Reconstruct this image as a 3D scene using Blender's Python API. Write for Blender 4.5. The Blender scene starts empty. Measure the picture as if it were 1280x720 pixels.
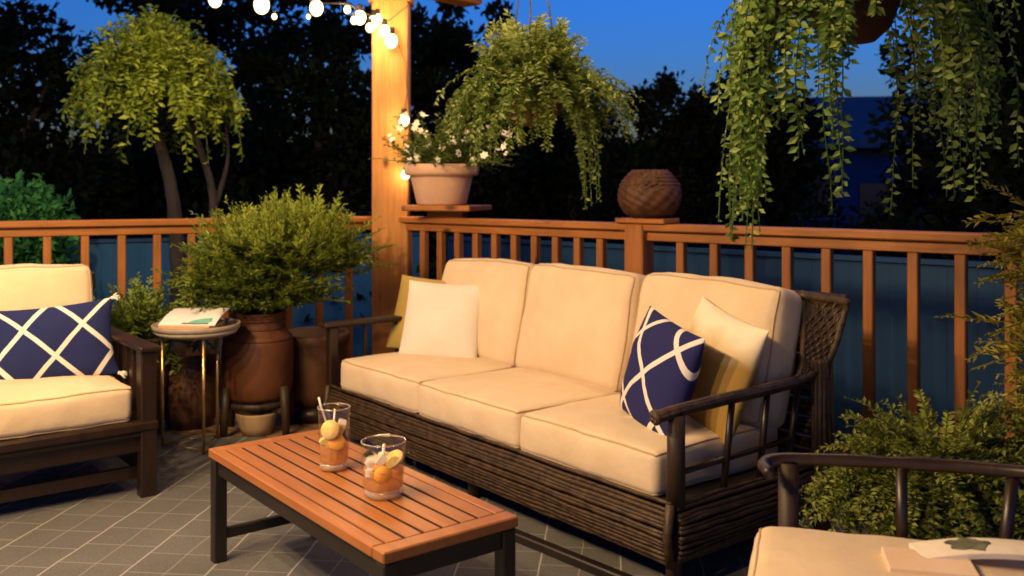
import bpy, math, random
import numpy as np
from mathutils import Vector, Matrix, noise
random.seed(7)
RNG = np.random.default_rng(7)
sc = bpy.context.scene
COL = sc.collection
R = math.radians
PI = math.pi

# ------------------------------------------------------------------ object helpers
def link(o, parent=None):
    COL.objects.link(o)
    if parent is not None: o.parent = parent
    return o

def tag(o, label=None, cat=None, group=None, kind=None):
    if label: o['label'] = label
    if cat: o['category'] = cat
    if group: o['group'] = group
    if kind: o['kind'] = kind
    return o

def empty(name, loc=(0, 0, 0), rz=0.0, label=None, cat=None, group=None):
    o = bpy.data.objects.new(name, None)
    o.empty_display_size = 0.05
    link(o); o.location = loc; o.rotation_euler = (0, 0, rz)
    return tag(o, label, cat, group)

class MB:
    """collects shapes, then becomes one mesh object"""
    def __init__(s): s.v = []; s.f = []; s.sm = []; s.uv = {}
    def add(s, v, f, smooth=False):
        n = len(s.v)
        s.v += [tuple(p) for p in v]
        s.f += [tuple(i + n for i in q) for q in f]
        s.sm += [smooth] * len(f)
        return n
    def box(s, c, d, rz=0.0, M=None, bev=0.0):
        hx, hy, hz = d[0] / 2, d[1] / 2, d[2] / 2
        if bev > 0:
            b = min(bev, hx * .9, hy * .9, hz * .9)
            vs = []; idx = {}
            for sx in (-1, 1):
                for sy in (-1, 1):
                    for sz in (-1, 1):
                        for ax in range(3):
                            p = [sx * (hx - b), sy * (hy - b), sz * (hz - b)]
                            h = (hx, hy, hz); sg = (sx, sy, sz)
                            p[ax] = sg[ax] * h[ax]
                            idx[(sx, sy, sz, ax)] = len(vs); vs.append(p)
            fs = []
            for ax in range(3):
                a, c2 = [(1, 2), (2, 0), (0, 1)][ax]
                for sg in (-1, 1):
                    q = []
                    for (p1, p2) in ((-1, -1), (1, -1), (1, 1), (-1, 1)):
                        k = [0, 0, 0]; k[ax] = sg; k[a] = p1; k[c2] = p2
                        q.append(idx[(*k, ax)])
                    fs.append(q if sg > 0 else q[::-1])
            for ax in range(3):           # edge chamfers
                a, c2 = [(1, 2), (2, 0), (0, 1)][ax]
                for p1 in (-1, 1):
                    for p2 in (-1, 1):
                        k0 = [0, 0, 0]; k0[ax] = -1; k0[a] = p1; k0[c2] = p2
                        k1 = list(k0); k1[ax] = 1
                        q = [idx[(*k0, a)], idx[(*k1, a)], idx[(*k1, c2)], idx[(*k0, c2)]]
                        fs.append(q if p1 * p2 < 0 else q[::-1])
            for sx in (-1, 1):
                for sy in (-1, 1):
                    for sz in (-1, 1):
                        q = [idx[(sx, sy, sz, 0)], idx[(sx, sy, sz, 1)], idx[(sx, sy, sz, 2)]]
                        fs.append(q if sx * sy * sz > 0 else q[::-1])
        else:
            vs = [(x * hx, y * hy, z * hz) for x in (-1, 1) for y in (-1, 1) for z in (-1, 1)]
            fs = [(0, 1, 3, 2), (4, 6, 7, 5), (0, 4, 5, 1), (2, 3, 7, 6), (0, 2, 6, 4), (1, 5, 7, 3)]
        T = Matrix.Translation(c) @ (M if M is not None else Matrix.Rotation(rz, 4, 'Z'))
        s.add([T @ Vector(p) for p in vs], fs)
    def bar(s, a, b, w, h, bev=0.0, up=(0, 0, 1)):
        a = Vector(a); b = Vector(b); d = b - a; L = d.length; x = d.normalized()
        u = Vector(up)
        if abs(x.dot(u)) > .99: u = Vector((0, 1, 0))
        y = u.cross(x).normalized(); z = x.cross(y)
        M = Matrix((x, y, z)).transposed().to_4x4()
        s.box((a + b) / 2, (L, w, h), M=M, bev=bev)
    def tube(s, pts, r, n=8, caps=True, closed=False, smooth=True, wob=0.0):
        pts = [Vector(p) for p in pts]; m = len(pts)
        rs = r if isinstance(r, (list, tuple)) else [r] * m
        up = None; rings = []
        for i, p in enumerate(pts):
            if closed: t = pts[(i + 1) % m] - pts[i - 1]
            else: t = pts[min(i + 1, m - 1)] - pts[max(i - 1, 0)]
            t.normalize()
            if up is None:
                up = Vector((0, 0, 1)) if abs(t.z) < .9 else Vector((1, 0, 0))
            sx = (up - t * up.dot(t))
            if sx.length < 1e-6: sx = t.orthogonal()
            sx.normalize(); up = sx; sy = t.cross(sx)
            ring = []
            for k in range(n):
                a = 2 * PI * k / n
                rr = rs[i] * (1 + (random.uniform(-wob, wob) if wob else 0))
                ring.append(p + (sx * math.cos(a) + sy * math.sin(a)) * rr)
            rings.append(ring)
        v = [q for rg in rings for q in rg]; f = []
        for i in range(m if closed else m - 1):
            j = (i + 1) % m
            for k in range(n):
                k2 = (k + 1) % n
                f.append((i * n + k, i * n + k2, j * n + k2, j * n + k))
        if caps and not closed:
            f.append(tuple(range(n))[::-1]); f.append(tuple((m - 1) * n + k for k in range(n)))
        s.add(v, f, smooth)
    def lathe(s, prof, n=40, c=(0, 0, 0), mod=None, smooth=True):
        c = Vector(c); v = []; f = []
        for j, (r, z) in enumerate(prof):
            for k in range(n):
                a = 2 * PI * k / n
                rr = r + (mod(a, z, j) if mod else 0)
                v.append(c + Vector((rr * math.cos(a), rr * math.sin(a), z)))
        for j in range(len(prof) - 1):
            for k in range(n):
                k2 = (k + 1) % n
                f.append((j * n + k, j * n + k2, (j + 1) * n + k2, (j + 1) * n + k))
        s.add(v, f, smooth)
    def disc(s, c, r, n=32, flip=False):
        c = Vector(c)
        q = tuple(range(n))
        s.add([c + Vector((r * math.cos(2 * PI * k / n), r * math.sin(2 * PI * k / n), 0)) for k in range(n)], [q[::-1] if flip else q])
    def ball(s, c, r, nu=14, nv=9, sc_=(1, 1, 1), wob=0.0):
        c = Vector(c); v = []; f = []
        for j in range(nv + 1):
            t = PI * j / nv
            for k in range(nu):
                a = 2 * PI * k / nu
                w = 1 + (noise.noise(Vector((math.cos(a) * math.sin(t), math.sin(a) * math.sin(t), math.cos(t))) * 1.7 + c * 9) * wob if wob else 0)
                v.append(c + Vector((r * w * sc_[0] * math.sin(t) * math.cos(a), r * w * sc_[1] * math.sin(t) * math.sin(a), r * w * sc_[2] * math.cos(t))))
        for j in range(nv):
            for k in range(nu):
                k2 = (k + 1) % nu
                f.append((j * nu + k, (j + 1) * nu + k, (j + 1) * nu + k2, j * nu + k2))
        s.add(v, f, True)
    def build(s, name, mat, parent=None, loc=None, rot=None):
        me = bpy.data.meshes.new(name)
        me.from_pydata(s.v, [], s.f); me.update()
        me.polygons.foreach_set('use_smooth', s.sm)
        if s.uv:
            ul = me.uv_layers.new(name='UVMap')
            for lp in me.loops:
                ul.data[lp.index].uv = s.uv.get(lp.vertex_index, (0, 0))
        me.materials.append(mat)
        o = link(bpy.data.objects.new(name, me), parent)
        if loc is not None: o.location = loc
        if rot is not None: o.rotation_euler = rot
        return o

def spline(pts, n=8):
    """Catmull-Rom through the points"""
    P = [Vector(p) for p in pts]; P = [P[0] * 2 - P[1]] + P + [P[-1] * 2 - P[-2]]
    out = []
    for i in range(1, len(P) - 2):
        for k in range(n):
            t = k / n; a, b, c, d = P[i - 1], P[i], P[i + 1], P[i + 2]
            out.append(.5 * ((2 * b) + (c - a) * t + (2 * a - 5 * b + 4 * c - d) * t * t + (3 * b - a - 3 * c + d) * t ** 3))
    out.append(P[-2]); return out

# ------------------------------------------------------------------ materials
def new_mat(name):
    m = bpy.data.materials.new(name); m.use_nodes = True
    nt = m.node_tree; b = nt.nodes['Principled BSDF']
    return m, nt, b
def N(nt, t, **k):
    n = nt.nodes.new(t)
    for a, v in k.items():
        if a in n.inputs: n.inputs[a].default_value = v
        else: setattr(n, a, v)
    return n
def ramp(nt, stops):
    n = nt.nodes.new('ShaderNodeValToRGB'); e = n.color_ramp.elements
    while len(e) < len(stops): e.new(.5)
    for i, (p, c) in enumerate(stops): e[i].position = p; e[i].color = (*c, 1)
    return n
def coords(nt, scale=(1, 1, 1), rot=(0, 0, 0), kind='Object'):
    tc = N(nt, 'ShaderNodeTexCoord'); mp = N(nt, 'ShaderNodeMapping')
    mp.inputs['Scale'].default_value = scale; mp.inputs['Rotation'].default_value = rot
    nt.links.new(tc.outputs[kind], mp.inputs[0]); return mp.outputs[0]

def mottled(name, c1, c2, scale=8, rough=.6, bump=.15, bscale=60, stretch=(1, 1, 1), spec=.4, detail=6, sheen=0, bdist=.004):
    m, nt, b = new_mat(name); L = nt.links.new
    co = coords(nt, stretch)
    n1 = N(nt, 'ShaderNodeTexNoise', Scale=scale, Detail=detail, Roughness=.6); L(co, n1.inputs['Vector'])
    rp = ramp(nt, [(.3, c1), (.7, c2)]); L(n1.outputs['Fac'], rp.inputs[0]); L(rp.outputs[0], b.inputs['Base Color'])
    n2 = N(nt, 'ShaderNodeTexNoise', Scale=bscale, Detail=4); L(co, n2.inputs['Vector'])
    bp = N(nt, 'ShaderNodeBump', Strength=bump, Distance=bdist); L(n2.outputs['Fac'], bp.inputs['Height']); L(bp.outputs[0], b.inputs['Normal'])
    b.inputs['Roughness'].default_value = rough; b.inputs['Specular IOR Level'].default_value = spec
    if sheen: b.inputs['Sheen Weight'].default_value = sheen; b.inputs['Sheen Roughness'].default_value = .5
    return m

def fabric(name, c1, c2, wscale=420):
    m, nt, b = new_mat(name); L = nt.links.new
    co = coords(nt)
    n1 = N(nt, 'ShaderNodeTexNoise', Scale=5, Detail=5); L(co, n1.inputs['Vector'])
    rp = ramp(nt, [(.3, c1), (.7, c2)]); L(n1.outputs['Fac'], rp.inputs[0])
    n3 = N(nt, 'ShaderNodeTexNoise', Scale=wscale, Detail=2); L(co, n3.inputs['Vector'])
    mx = N(nt, 'ShaderNodeMix', data_type='RGBA', blend_type='MULTIPLY'); mx.inputs[0].default_value = .25
    L(rp.outputs[0], mx.inputs[6]); L(n3.outputs['Fac'], mx.inputs[7]); L(mx.outputs[2], b.inputs['Base Color'])
    n4 = N(nt, 'ShaderNodeTexNoise', Scale=7, Detail=3); L(co, n4.inputs['Vector'])
    b1 = N(nt, 'ShaderNodeBump', Strength=.55, Distance=.016); L(n4.outputs['Fac'], b1.inputs['Height'])
    wk = N(nt, 'ShaderNodeTexNoise', Scale=3.2, Detail=5, Roughness=.55, Distortion=1.6); wk.noise_type = 'RIDGED_MULTIFRACTAL'; L(co, wk.inputs['Vector'])
    b0 = N(nt, 'ShaderNodeBump', Strength=.34, Distance=.010); L(wk.outputs['Fac'], b0.inputs['Height']); L(b1.outputs[0], b0.inputs['Normal']); b1 = b0
    b2 = N(nt, 'ShaderNodeBump', Strength=.4, Distance=.002); L(n3.outputs['Fac'], b2.inputs['Height']); L(b1.outputs[0], b2.inputs['Normal'])
    L(b2.outputs[0], b.inputs['Normal'])
    b.inputs['Roughness'].default_value = .9; b.inputs['Specular IOR Level'].default_value = .15
    b.inputs['Sheen Weight'].default_value = .15
    return m

def wood(name, c1, c2, axis=0, rough=.5, scale=3.0, spec=.4, knots=True):
    st = [14, 14, 14]; st[axis] = .9
    m, nt, b = new_mat(name); L = nt.links.new
    tc = N(nt, 'ShaderNodeTexCoord'); mp = N(nt, 'ShaderNodeMapping'); mp.inputs['Scale'].default_value = st
    L(tc.outputs['Object'], mp.inputs[0])
    n1 = N(nt, 'ShaderNodeTexNoise', Scale=scale, Detail=8, Roughness=.65, Distortion=.6); L(mp.outputs[0], n1.inputs['Vector'])
    rp = ramp(nt, [(.28, c1), (.72, c2)]); L(n1.outputs['Fac'], rp.inputs[0])
    n2 = N(nt, 'ShaderNodeTexNoise', Scale=2.2, Detail=3); L(tc.outputs['Object'], n2.inputs['Vector'])
    r2 = ramp(nt, [(.3, (.55, .55, .55)), (.62, (1, 1, 1))]); L(n2.outputs['Fac'], r2.inputs[0])
    mx = N(nt, 'ShaderNodeMix', data_type='RGBA', blend_type='MULTIPLY'); mx.inputs[0].default_value = .8 if knots else .35
    L(rp.outputs[0], mx.inputs[6]); L(r2.outputs[0], mx.inputs[7]); L(mx.outputs[2], b.inputs['Base Color'])
    if knots:
        s2 = [5.5, 5.5, 5.5]; s2[axis] = 2.4
        mq = N(nt, 'ShaderNodeMapping'); mq.inputs['Scale'].default_value = s2; L(tc.outputs['Object'], mq.inputs[0])
        vo = N(nt, 'ShaderNodeTexVoronoi', Scale=1.0); L(mq.outputs[0], vo.inputs['Vector'])
        r3 = ramp(nt, [(.05, (.16, .11, .09)), (.13, (1, 1, 1))]); L(vo.outputs['Distance'], r3.inputs[0])
        m3 = N(nt, 'ShaderNodeMix', data_type='RGBA', blend_type='MULTIPLY'); m3.inputs[0].default_value = .9
        L(mx.outputs[2], m3.inputs[6]); L(r3.outputs[0], m3.inputs[7]); L(m3.outputs[2], b.inputs['Base Color'])
    bp = N(nt, 'ShaderNodeBump', Strength=.25, Distance=.003); L(n1.outputs['Fac'], bp.inputs['Height']); L(bp.outputs[0], b.inputs['Normal'])
    b.inputs['Roughness'].default_value = rough; b.inputs['Specular IOR Level'].default_value = spec
    return m

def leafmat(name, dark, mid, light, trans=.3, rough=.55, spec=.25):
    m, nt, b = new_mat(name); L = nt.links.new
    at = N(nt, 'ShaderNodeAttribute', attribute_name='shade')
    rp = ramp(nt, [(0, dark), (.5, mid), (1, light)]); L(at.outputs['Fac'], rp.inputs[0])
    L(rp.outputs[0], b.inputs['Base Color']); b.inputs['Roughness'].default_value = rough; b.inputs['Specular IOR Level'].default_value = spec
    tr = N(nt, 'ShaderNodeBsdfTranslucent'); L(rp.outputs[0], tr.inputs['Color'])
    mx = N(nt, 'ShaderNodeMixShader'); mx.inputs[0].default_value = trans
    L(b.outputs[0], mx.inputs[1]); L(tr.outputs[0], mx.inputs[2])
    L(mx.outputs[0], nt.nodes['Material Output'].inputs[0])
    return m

def lattice(name, base, line, ku, kv, w, ou=0., ov=0.):
    """white ribbons in a diamond lattice, drawn in the cushion's own UV"""
    m, nt, b = new_mat(name); L = nt.links.new
    tc = N(nt, 'ShaderNodeTexCoord'); sp = N(nt, 'ShaderNodeSeparateXYZ')
    nz = N(nt, 'ShaderNodeTexNoise', Scale=3, Detail=2); L(tc.outputs['UV'], nz.inputs['Vector'])
    L(tc.outputs['UV'], sp.inputs[0])
    def math_(op, a, bb):
        n = N(nt, 'ShaderNodeMath', operation=op)
        for i, x in enumerate((a, bb)):
            if isinstance(x, (int, float)): n.inputs[i].default_value = x
            elif x is not None: L(x, n.inputs[i])
        return n.outputs[0]
    wob = math_('MULTIPLY', math_('SUBTRACT', nz.outputs['Fac'], .5), .05)
    u = math_('ADD', math_('MULTIPLY', sp.outputs[0], ku), ou); v = math_('ADD', math_('MULTIPLY', sp.outputs[1], kv), ov)
    ds = []
    for op in ('ADD', 'SUBTRACT'):
        a = math_('ADD', math_(op, u, v), wob)
        d = math_('ABSOLUTE', math_('SUBTRACT', math_('FRACT', a, None), .5), None)   # .5 at integers
        ds.append(math_('GREATER_THAN', d, .5 - w))
    fac = math_('MAXIMUM', ds[0], ds[1])
    mx = N(nt, 'ShaderNodeMix', data_type='RGBA'); L(fac, mx.inputs[0])
    mx.inputs[6].default_value = (*base, 1); mx.inputs[7].default_value = (*line, 1)
    L(mx.outputs[2], b.inputs['Base Color'])
    n3 = N(nt, 'ShaderNodeTexNoise', Scale=260, Detail=2); L(tc.outputs['Object'], n3.inputs['Vector'])
    n4 = N(nt, 'ShaderNodeTexNoise', Scale=9, Detail=3); L(tc.outputs['Object'], n4.inputs['Vector'])
    b1 = N(nt, 'ShaderNodeBump', Strength=.4, Distance=.012); L(n4.outputs['Fac'], b1.inputs['Height'])
    b2 = N(nt, 'ShaderNodeBump', Strength=.3, Distance=.002); L(n3.outputs['Fac'], b2.inputs['Height']); L(b1.outputs[0], b2.inputs['Normal'])
    L(b2.outputs[0], b.inputs['Normal'])
    b.inputs['Roughness'].default_value = .9; b.inputs['Specular IOR Level'].default_value = .15
    return m

def clear(name, tint, gloss=.12, extra=None, extra_w=0.0):
    """clear material: transparent body, sharp reflections stronger at grazing angles"""
    m, nt, b = new_mat(name); L = nt.links.new
    tr = N(nt, 'ShaderNodeBsdfTransparent'); tr.inputs[0].default_value = (*tint, 1)
    gl = N(nt, 'ShaderNodeBsdfGlossy'); gl.inputs['Roughness'].default_value = .04
    lw = N(nt, 'ShaderNodeLayerWeight', Blend=.35)
    mt = N(nt, 'ShaderNodeMath', operation='MULTIPLY_ADD'); L(lw.outputs['Facing'], mt.inputs[0]); mt.inputs[1].default_value = gloss * 1.6; mt.inputs[2].default_value = gloss * .3
    mx = N(nt, 'ShaderNodeMixShader'); L(mt.outputs[0], mx.inputs[0]); L(tr.outputs[0], mx.inputs[1]); L(gl.outputs[0], mx.inputs[2])
    out = mx.outputs[0]
    if extra:
        df = N(nt, 'ShaderNodeBsdfDiffuse'); df.inputs[0].default_value = (*extra, 1)
        m2 = N(nt, 'ShaderNodeMixShader'); m2.inputs[0].default_value = extra_w
        L(out, m2.inputs[1]); L(df.outputs[0], m2.inputs[2]); out = m2.outputs[0]
    L(out, nt.nodes['Material Output'].inputs[0]); return m

M = {}
M['cream'] = fabric('cream_canvas', (.74, .57, .365), (.83, .665, .45))
M['cream_pillow'] = fabric('cream_linen', (.82, .74, .62), (.88, .81, .70), 200)
M['olive'] = fabric('olive_linen', (.44, .30, .075), (.52, .38, .11), 200)
M['gold'] = None
M['piping'] = mottled('piping', (.44, .32, .19), (.52, .38, .24), 20, .85)
M['navy_left'] = lattice('navy_lattice_wide', (.018, .025, .10), (.74, .68, .62), 2.0, 1.33, .055, .5, .08)
M['navy_right'] = lattice('navy_lattice', (.022, .024, .105), (.74, .68, .62), 1.65, 1.55, .058, .12, .22)
M['cedar_x'] = wood('cedar_rail', (.27, .095, .017), (.48, .185, .038), 0, .5)
M['cedar_z'] = wood('cedar_upright', (.25, .088, .016), (.45, .172, .036), 2, .5)
M['post_wood'] = wood('honey_post_wood', (.40, .16, .030), (.62, .28, .065), 2, .5)
M['teak'] = wood('teak_slats', (.30, .105, .026), (.44, .168, .046), 0, .38, 2.2, .5, knots=False)
M['dark_metal'] = mottled('dark_bronze_metal', (.010, .007, .005), (.020, .014, .010), 6, .42, .05, 80, spec=.5)
M['wicker'] = mottled('dark_wicker', (.012, .007, .003), (.085, .047, .019), 26, .5, .5, 140, spec=.5, bdist=.006)
M['core_and_gap_shade'] = mottled('wicker_shadow', (.012, .008, .005), (.022, .014, .009), 20, .9)  # dark wicker core; also stands in for shade in the table's slat gaps
M['dark_wood'] = wood('dark_stained_wood', (.010, .005, .0025), (.030, .014, .007), 2, .36, 2.5, .5, knots=False)
M['log'] = wood('brown_log', (.026, .014, .006), (.055, .031, .014), 2, .55, 2.5, .4)
M['clay'] = mottled('terracotta_pale', (.60, .36, .23), (.72, .47, .32), 7, .8, .2, 90)
M['jar'] = mottled('red_clay_jar', (.080, .026, .009), (.15, .054, .020), 6, .55, .25, 50)
M['jar_dark'] = mottled('jar_dark_band', (.07, .022, .010), (.12, .04, .018), 9, .6)
M['brown_pot'] = mottled('brown_pot', (.065, .028, .012), (.12, .055, .026), 8, .65, .25, 50)
M['tan_pot'] = mottled('tan_stoneware', (.34, .22, .11), (.46, .31, .17), 8, .7, .2, 60)
M['carved'] = mottled('carved_brown_clay', (.040, .014, .006), (.115, .046, .020), 14, .6, .3, 120)
M['soil'] = mottled('potting_soil', (.012, .008, .005), (.03, .02, .012), 40, .95, .8, 90)
M['stem'] = mottled('green_stem', (.05, .06, .015), (.09, .09, .03), 20, .7)
M['bark'] = mottled('grey_bark', (.014, .012, .012), (.042, .035, .032), 12, .9, .9, 30, (1, 1, .25), bdist=.02)
M['bark_dark'] = mottled('dark_bark', (.018, .014, .011), (.04, .03, .024), 12, .9, .9, 30, (1, 1, .25), bdist=.02)
M['brass'] = mottled('brass', (.55, .36, .13), (.68, .46, .18), 12, .28, .05, 60, spec=.5)
M['brass'].node_tree.nodes['Principled BSDF'].inputs['Metallic'].default_value = .9
M['stone_tray'] = mottled('grey_stone_top', (.30, .25, .19), (.40, .33, .26), 20, .5, .1, 80)
M['paper'] = mottled('book_paper', (.78, .70, .56), (.86, .79, .66), 30, .8)
M['page_edge'] = mottled('book_page_edges', (.62, .36, .18), (.72, .46, .26), 40, .85, .5, 300, (1, 1, 12))
M['white_cover'] = mottled('book_cover_white', (.80, .77, .72), (.86, .83, .78), 8, .45)
M['teal_print'] = mottled('book_print_green', (.05, .33, .24), (.22, .55, .45), 12, .45)
M['leaf_print'] = mottled('book_print_olive', (.05, .06, .025), (.22, .22, .11), 30, .5)
M['peach_page'] = mottled('book_page_peach', (.74, .52, .34), (.84, .64, .46), 6, .7)
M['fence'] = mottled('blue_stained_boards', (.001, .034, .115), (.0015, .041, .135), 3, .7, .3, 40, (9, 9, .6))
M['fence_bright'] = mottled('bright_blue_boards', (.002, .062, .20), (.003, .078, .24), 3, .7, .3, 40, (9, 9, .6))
M['wire'] = mottled('hanger_wire', (.06, .06, .06), (.10, .10, .10), 20, .4)
M['cord'] = mottled('light_cord', (.02, .015, .012), (.04, .03, .02), 20, .6)
M['coco'] = mottled('coco_liner', (.14, .06, .025), (.24, .11, .05), 30, .95, .9, 120)
M['pot_dark'] = mottled('dark_red_basket', (.035, .012, .007), (.07, .025, .014), 10, .6)
M['lemon'] = mottled('lemon_peel', (.86, .55, .10), (.95, .78, .36), 18, .45, .3, 120)
M['orange'] = mottled('orange_slice', (.85, .34, .03), (.92, .50, .08), 14, .45, .3, 100)
M['ice'] = clear('ice', (.98, .96, .92), .25, (1.0, .93, .80), .6)
M['glass'] = clear('clear_glass', (.995, .99, .985), .10)
M['glass_base'] = clear('thick_glass_base', (.98, .95, .88), .35, (1.0, .84, .58), .22)
M['liquid'] = clear('amber_drink', (.97, .74, .42), .1, (.85, .55, .24), .32)
M['straw'] = mottled('pale_stirrer', (.75, .68, .55), (.85, .78, .66), 20, .4)
M['petal'] = mottled('white_petals', (.82, .80, .62), (.88, .86, .74), 30, .7)
M['flower_eye'] = mottled('flower_centre', (.65, .45, .06), (.75, .55, .12), 30, .8)
M['roof'] = mottled('slate_roof', (.035, .045, .07), (.055, .068, .10), 10, .8, .4, 30)
M['siding'] = mottled('blue_grey_siding', (.012, .026, .08), (.017, .034, .10), 4, .8, .1, 20)
M['window'] = mottled('dark_window', (.01, .012, .02), (.016, .02, .03), 4, .15)
M['trim'] = mottled('house_trim', (.05, .06, .09), (.07, .08, .11), 6, .7)
M['lf_weep'] = leafmat('weeping_leaves', (.030, .050, .006), (.20, .29, .022), (.42, .52, .07))
M['lf_fern'] = leafmat('hanging_fern_leaves', (.022, .045, .008), (.15, .23, .035), (.46, .54, .20))
M['lf_vine'] = leafmat('trailing_vine_leaves', (.012, .035, .007), (.10, .19, .03), (.36, .46, .14))
M['lf_shrub'] = leafmat('shrub_needles', (.014, .024, .004), (.155, .215, .024), (.40, .48, .075))
M['lf_small'] = leafmat('small_plant_leaves', (.012, .026, .005), (.10, .16, .022), (.28, .36, .06))
M['lf_bush'] = leafmat('feathery_bush_leaves', (.012, .018, .004), (.13, .16, .022), (.36, .40, .08))
M['lf_conifer'] = leafmat('golden_conifer', (.045, .045, .008), (.27, .25, .03), (.52, .46, .08))
M['lf_green'] = leafmat('garden_bush_leaves', (.01, .05, .012), (.03, .17, .04), (.10, .34, .10))
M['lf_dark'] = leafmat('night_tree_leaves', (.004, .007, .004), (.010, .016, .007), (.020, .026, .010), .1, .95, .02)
M['lf_flower'] = leafmat('flower_foliage', (.02, .035, .006), (.08, .12, .022), (.2, .25, .06))

# gold/cream blended pillow (pale at the top corner, gold lower down)
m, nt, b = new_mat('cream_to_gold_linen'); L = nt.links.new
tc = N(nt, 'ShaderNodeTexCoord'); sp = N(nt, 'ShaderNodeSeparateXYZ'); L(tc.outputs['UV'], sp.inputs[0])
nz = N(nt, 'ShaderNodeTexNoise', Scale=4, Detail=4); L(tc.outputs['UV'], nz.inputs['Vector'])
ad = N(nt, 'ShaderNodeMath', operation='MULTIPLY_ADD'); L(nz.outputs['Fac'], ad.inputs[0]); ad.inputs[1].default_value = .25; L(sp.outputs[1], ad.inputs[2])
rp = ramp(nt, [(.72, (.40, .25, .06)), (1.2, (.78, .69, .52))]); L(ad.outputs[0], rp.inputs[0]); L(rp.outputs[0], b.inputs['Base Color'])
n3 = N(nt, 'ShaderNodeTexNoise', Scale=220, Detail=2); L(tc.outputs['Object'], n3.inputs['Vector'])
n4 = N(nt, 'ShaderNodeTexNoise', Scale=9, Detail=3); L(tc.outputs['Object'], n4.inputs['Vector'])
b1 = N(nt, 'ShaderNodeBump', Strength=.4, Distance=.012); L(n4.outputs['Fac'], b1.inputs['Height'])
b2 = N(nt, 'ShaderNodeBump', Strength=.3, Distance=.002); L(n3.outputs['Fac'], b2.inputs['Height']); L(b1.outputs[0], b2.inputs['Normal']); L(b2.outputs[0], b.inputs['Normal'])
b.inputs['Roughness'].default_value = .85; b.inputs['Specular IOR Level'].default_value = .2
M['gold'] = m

# rug: grey flatweave with pale lines in a grid
m, nt, b = new_mat('grey_flatweave'); L = nt.links.new
tc = N(nt, 'ShaderNodeTexCoord'); sp = N(nt, 'ShaderNodeSeparateXYZ'); L(tc.outputs['Object'], sp.inputs[0])
def mth(op, a, bb=None, c=None):
    n = N(nt, 'ShaderNodeMath', operation=op)
    for i, x in enumerate((a, bb, c)):
        if x is None: continue
        if isinstance(x, (int, float)): n.inputs[i].default_value = x
        else: L(x, n.inputs[i])
    return n.outputs[0]
wz = N(nt, 'ShaderNodeTexNoise', Scale=5, Detail=3); L(tc.outputs['Object'], wz.inputs['Vector'])
wob = mth('MULTIPLY', mth('SUBTRACT', wz.outputs['Fac'], .5), .05)
def lines(co, period, w, off=0.0):
    a = mth('ADD', mth('ADD', mth('DIVIDE', co, period), off), wob)
    d = mth('ABSOLUTE', mth('SUBTRACT', mth('FRACT', a), .5))
    return mth('SMOOTH_MAX', mth('MULTIPLY', mth('SUBTRACT', d, .5 - w), 1 / w), 0.0, .2)
x_, y_ = sp.outputs[0], sp.outputs[1]
colid = mth('FLOOR', mth('DIVIDE', x_, .286))
y2 = mth('MULTIPLY_ADD', mth('MODULO', colid, 2.0), .055, y_)
la = lines(x_, .286, .016); lb = mth('MULTIPLY', lines(x_, .286, .011, .5), .55); lc = mth('MULTIPLY', lines(y2, .172, .020), .55)
ln = mth('MINIMUM', mth('MAXIMUM', mth('MAXIMUM', la, lb), lc), 1.0)
wv = N(nt, 'ShaderNodeTexWave', wave_type='BANDS', bands_direction='Y', Scale=62, Distortion=1.5, Detail=1); L(tc.outputs['Object'], wv.inputs['Vector'])
nb = N(nt, 'ShaderNodeTexNoise', Scale=170, Detail=3); L(tc.outputs['Object'], nb.inputs['Vector'])
nl = N(nt, 'ShaderNodeTexNoise', Scale=2.5, Detail=4); L(tc.outputs['Object'], nl.inputs['Vector'])
r1 = ramp(nt, [(.3, (.112, .114, .116)), (.7, (.200, .202, .204))]); L(mth('ADD', mth('MULTIPLY', nb.outputs['Fac'], .6), mth('MULTIPLY', nl.outputs['Fac'], .4)), r1.inputs[0])
mx0 = N(nt, 'ShaderNodeMix', data_type='RGBA', blend_type='MULTIPLY'); mx0.inputs[0].default_value = .5; L(r1.outputs[0], mx0.inputs[6]); L(wv.outputs['Fac'], mx0.inputs[7])
mx1 = N(nt, 'ShaderNodeMix', data_type='RGBA'); L(mth('MULTIPLY', ln, .62), mx1.inputs[0]); L(mx0.outputs[2], mx1.inputs[6]); mx1.inputs[7].default_value = (.58, .56, .53, 1)
L(mx1.outputs[2], b.inputs['Base Color'])
bp = N(nt, 'ShaderNodeBump', Strength=.4, Distance=.003); L(nb.outputs['Fac'], bp.inputs['Height']); L(bp.outputs[0], b.inputs['Normal'])
b.inputs['Roughness'].default_value = .95; b.inputs['Specular IOR Level'].default_value = .1
M['rug'] = m

# deck boards (material pattern along local x)
m, nt, b = new_mat('deck_boards'); L = nt.links.new
tc = N(nt, 'ShaderNodeTexCoord'); sp = N(nt, 'ShaderNodeSeparateXYZ'); L(tc.outputs['Object'], sp.inputs[0])
bd = mth('DIVIDE', sp.outputs[1], .14); fr = mth('ABSOLUTE', mth('SUBTRACT', mth('FRACT', bd), .5))
gap = mth('GREATER_THAN', fr, .475)
wn = N(nt, 'ShaderNodeTexWhiteNoise', noise_dimensions='1D'); L(mth('FLOOR', bd), wn.inputs['W'])
mp = N(nt, 'ShaderNodeMapping'); mp.inputs['Scale'].default_value = (1, 14, 1); L(tc.outputs['Object'], mp.inputs[0])
n1 = N(nt, 'ShaderNodeTexNoise', Scale=4, Detail=7); L(mp.outputs[0], n1.inputs['Vector'])
rp = ramp(nt, [(.3, (.17, .10, .05)), (.7, (.33, .21, .11))]); L(mth('ADD', mth('MULTIPLY', n1.outputs['Fac'], .8), mth('MULTIPLY', wn.outputs['Value'], .2)), rp.inputs[0])
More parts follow.
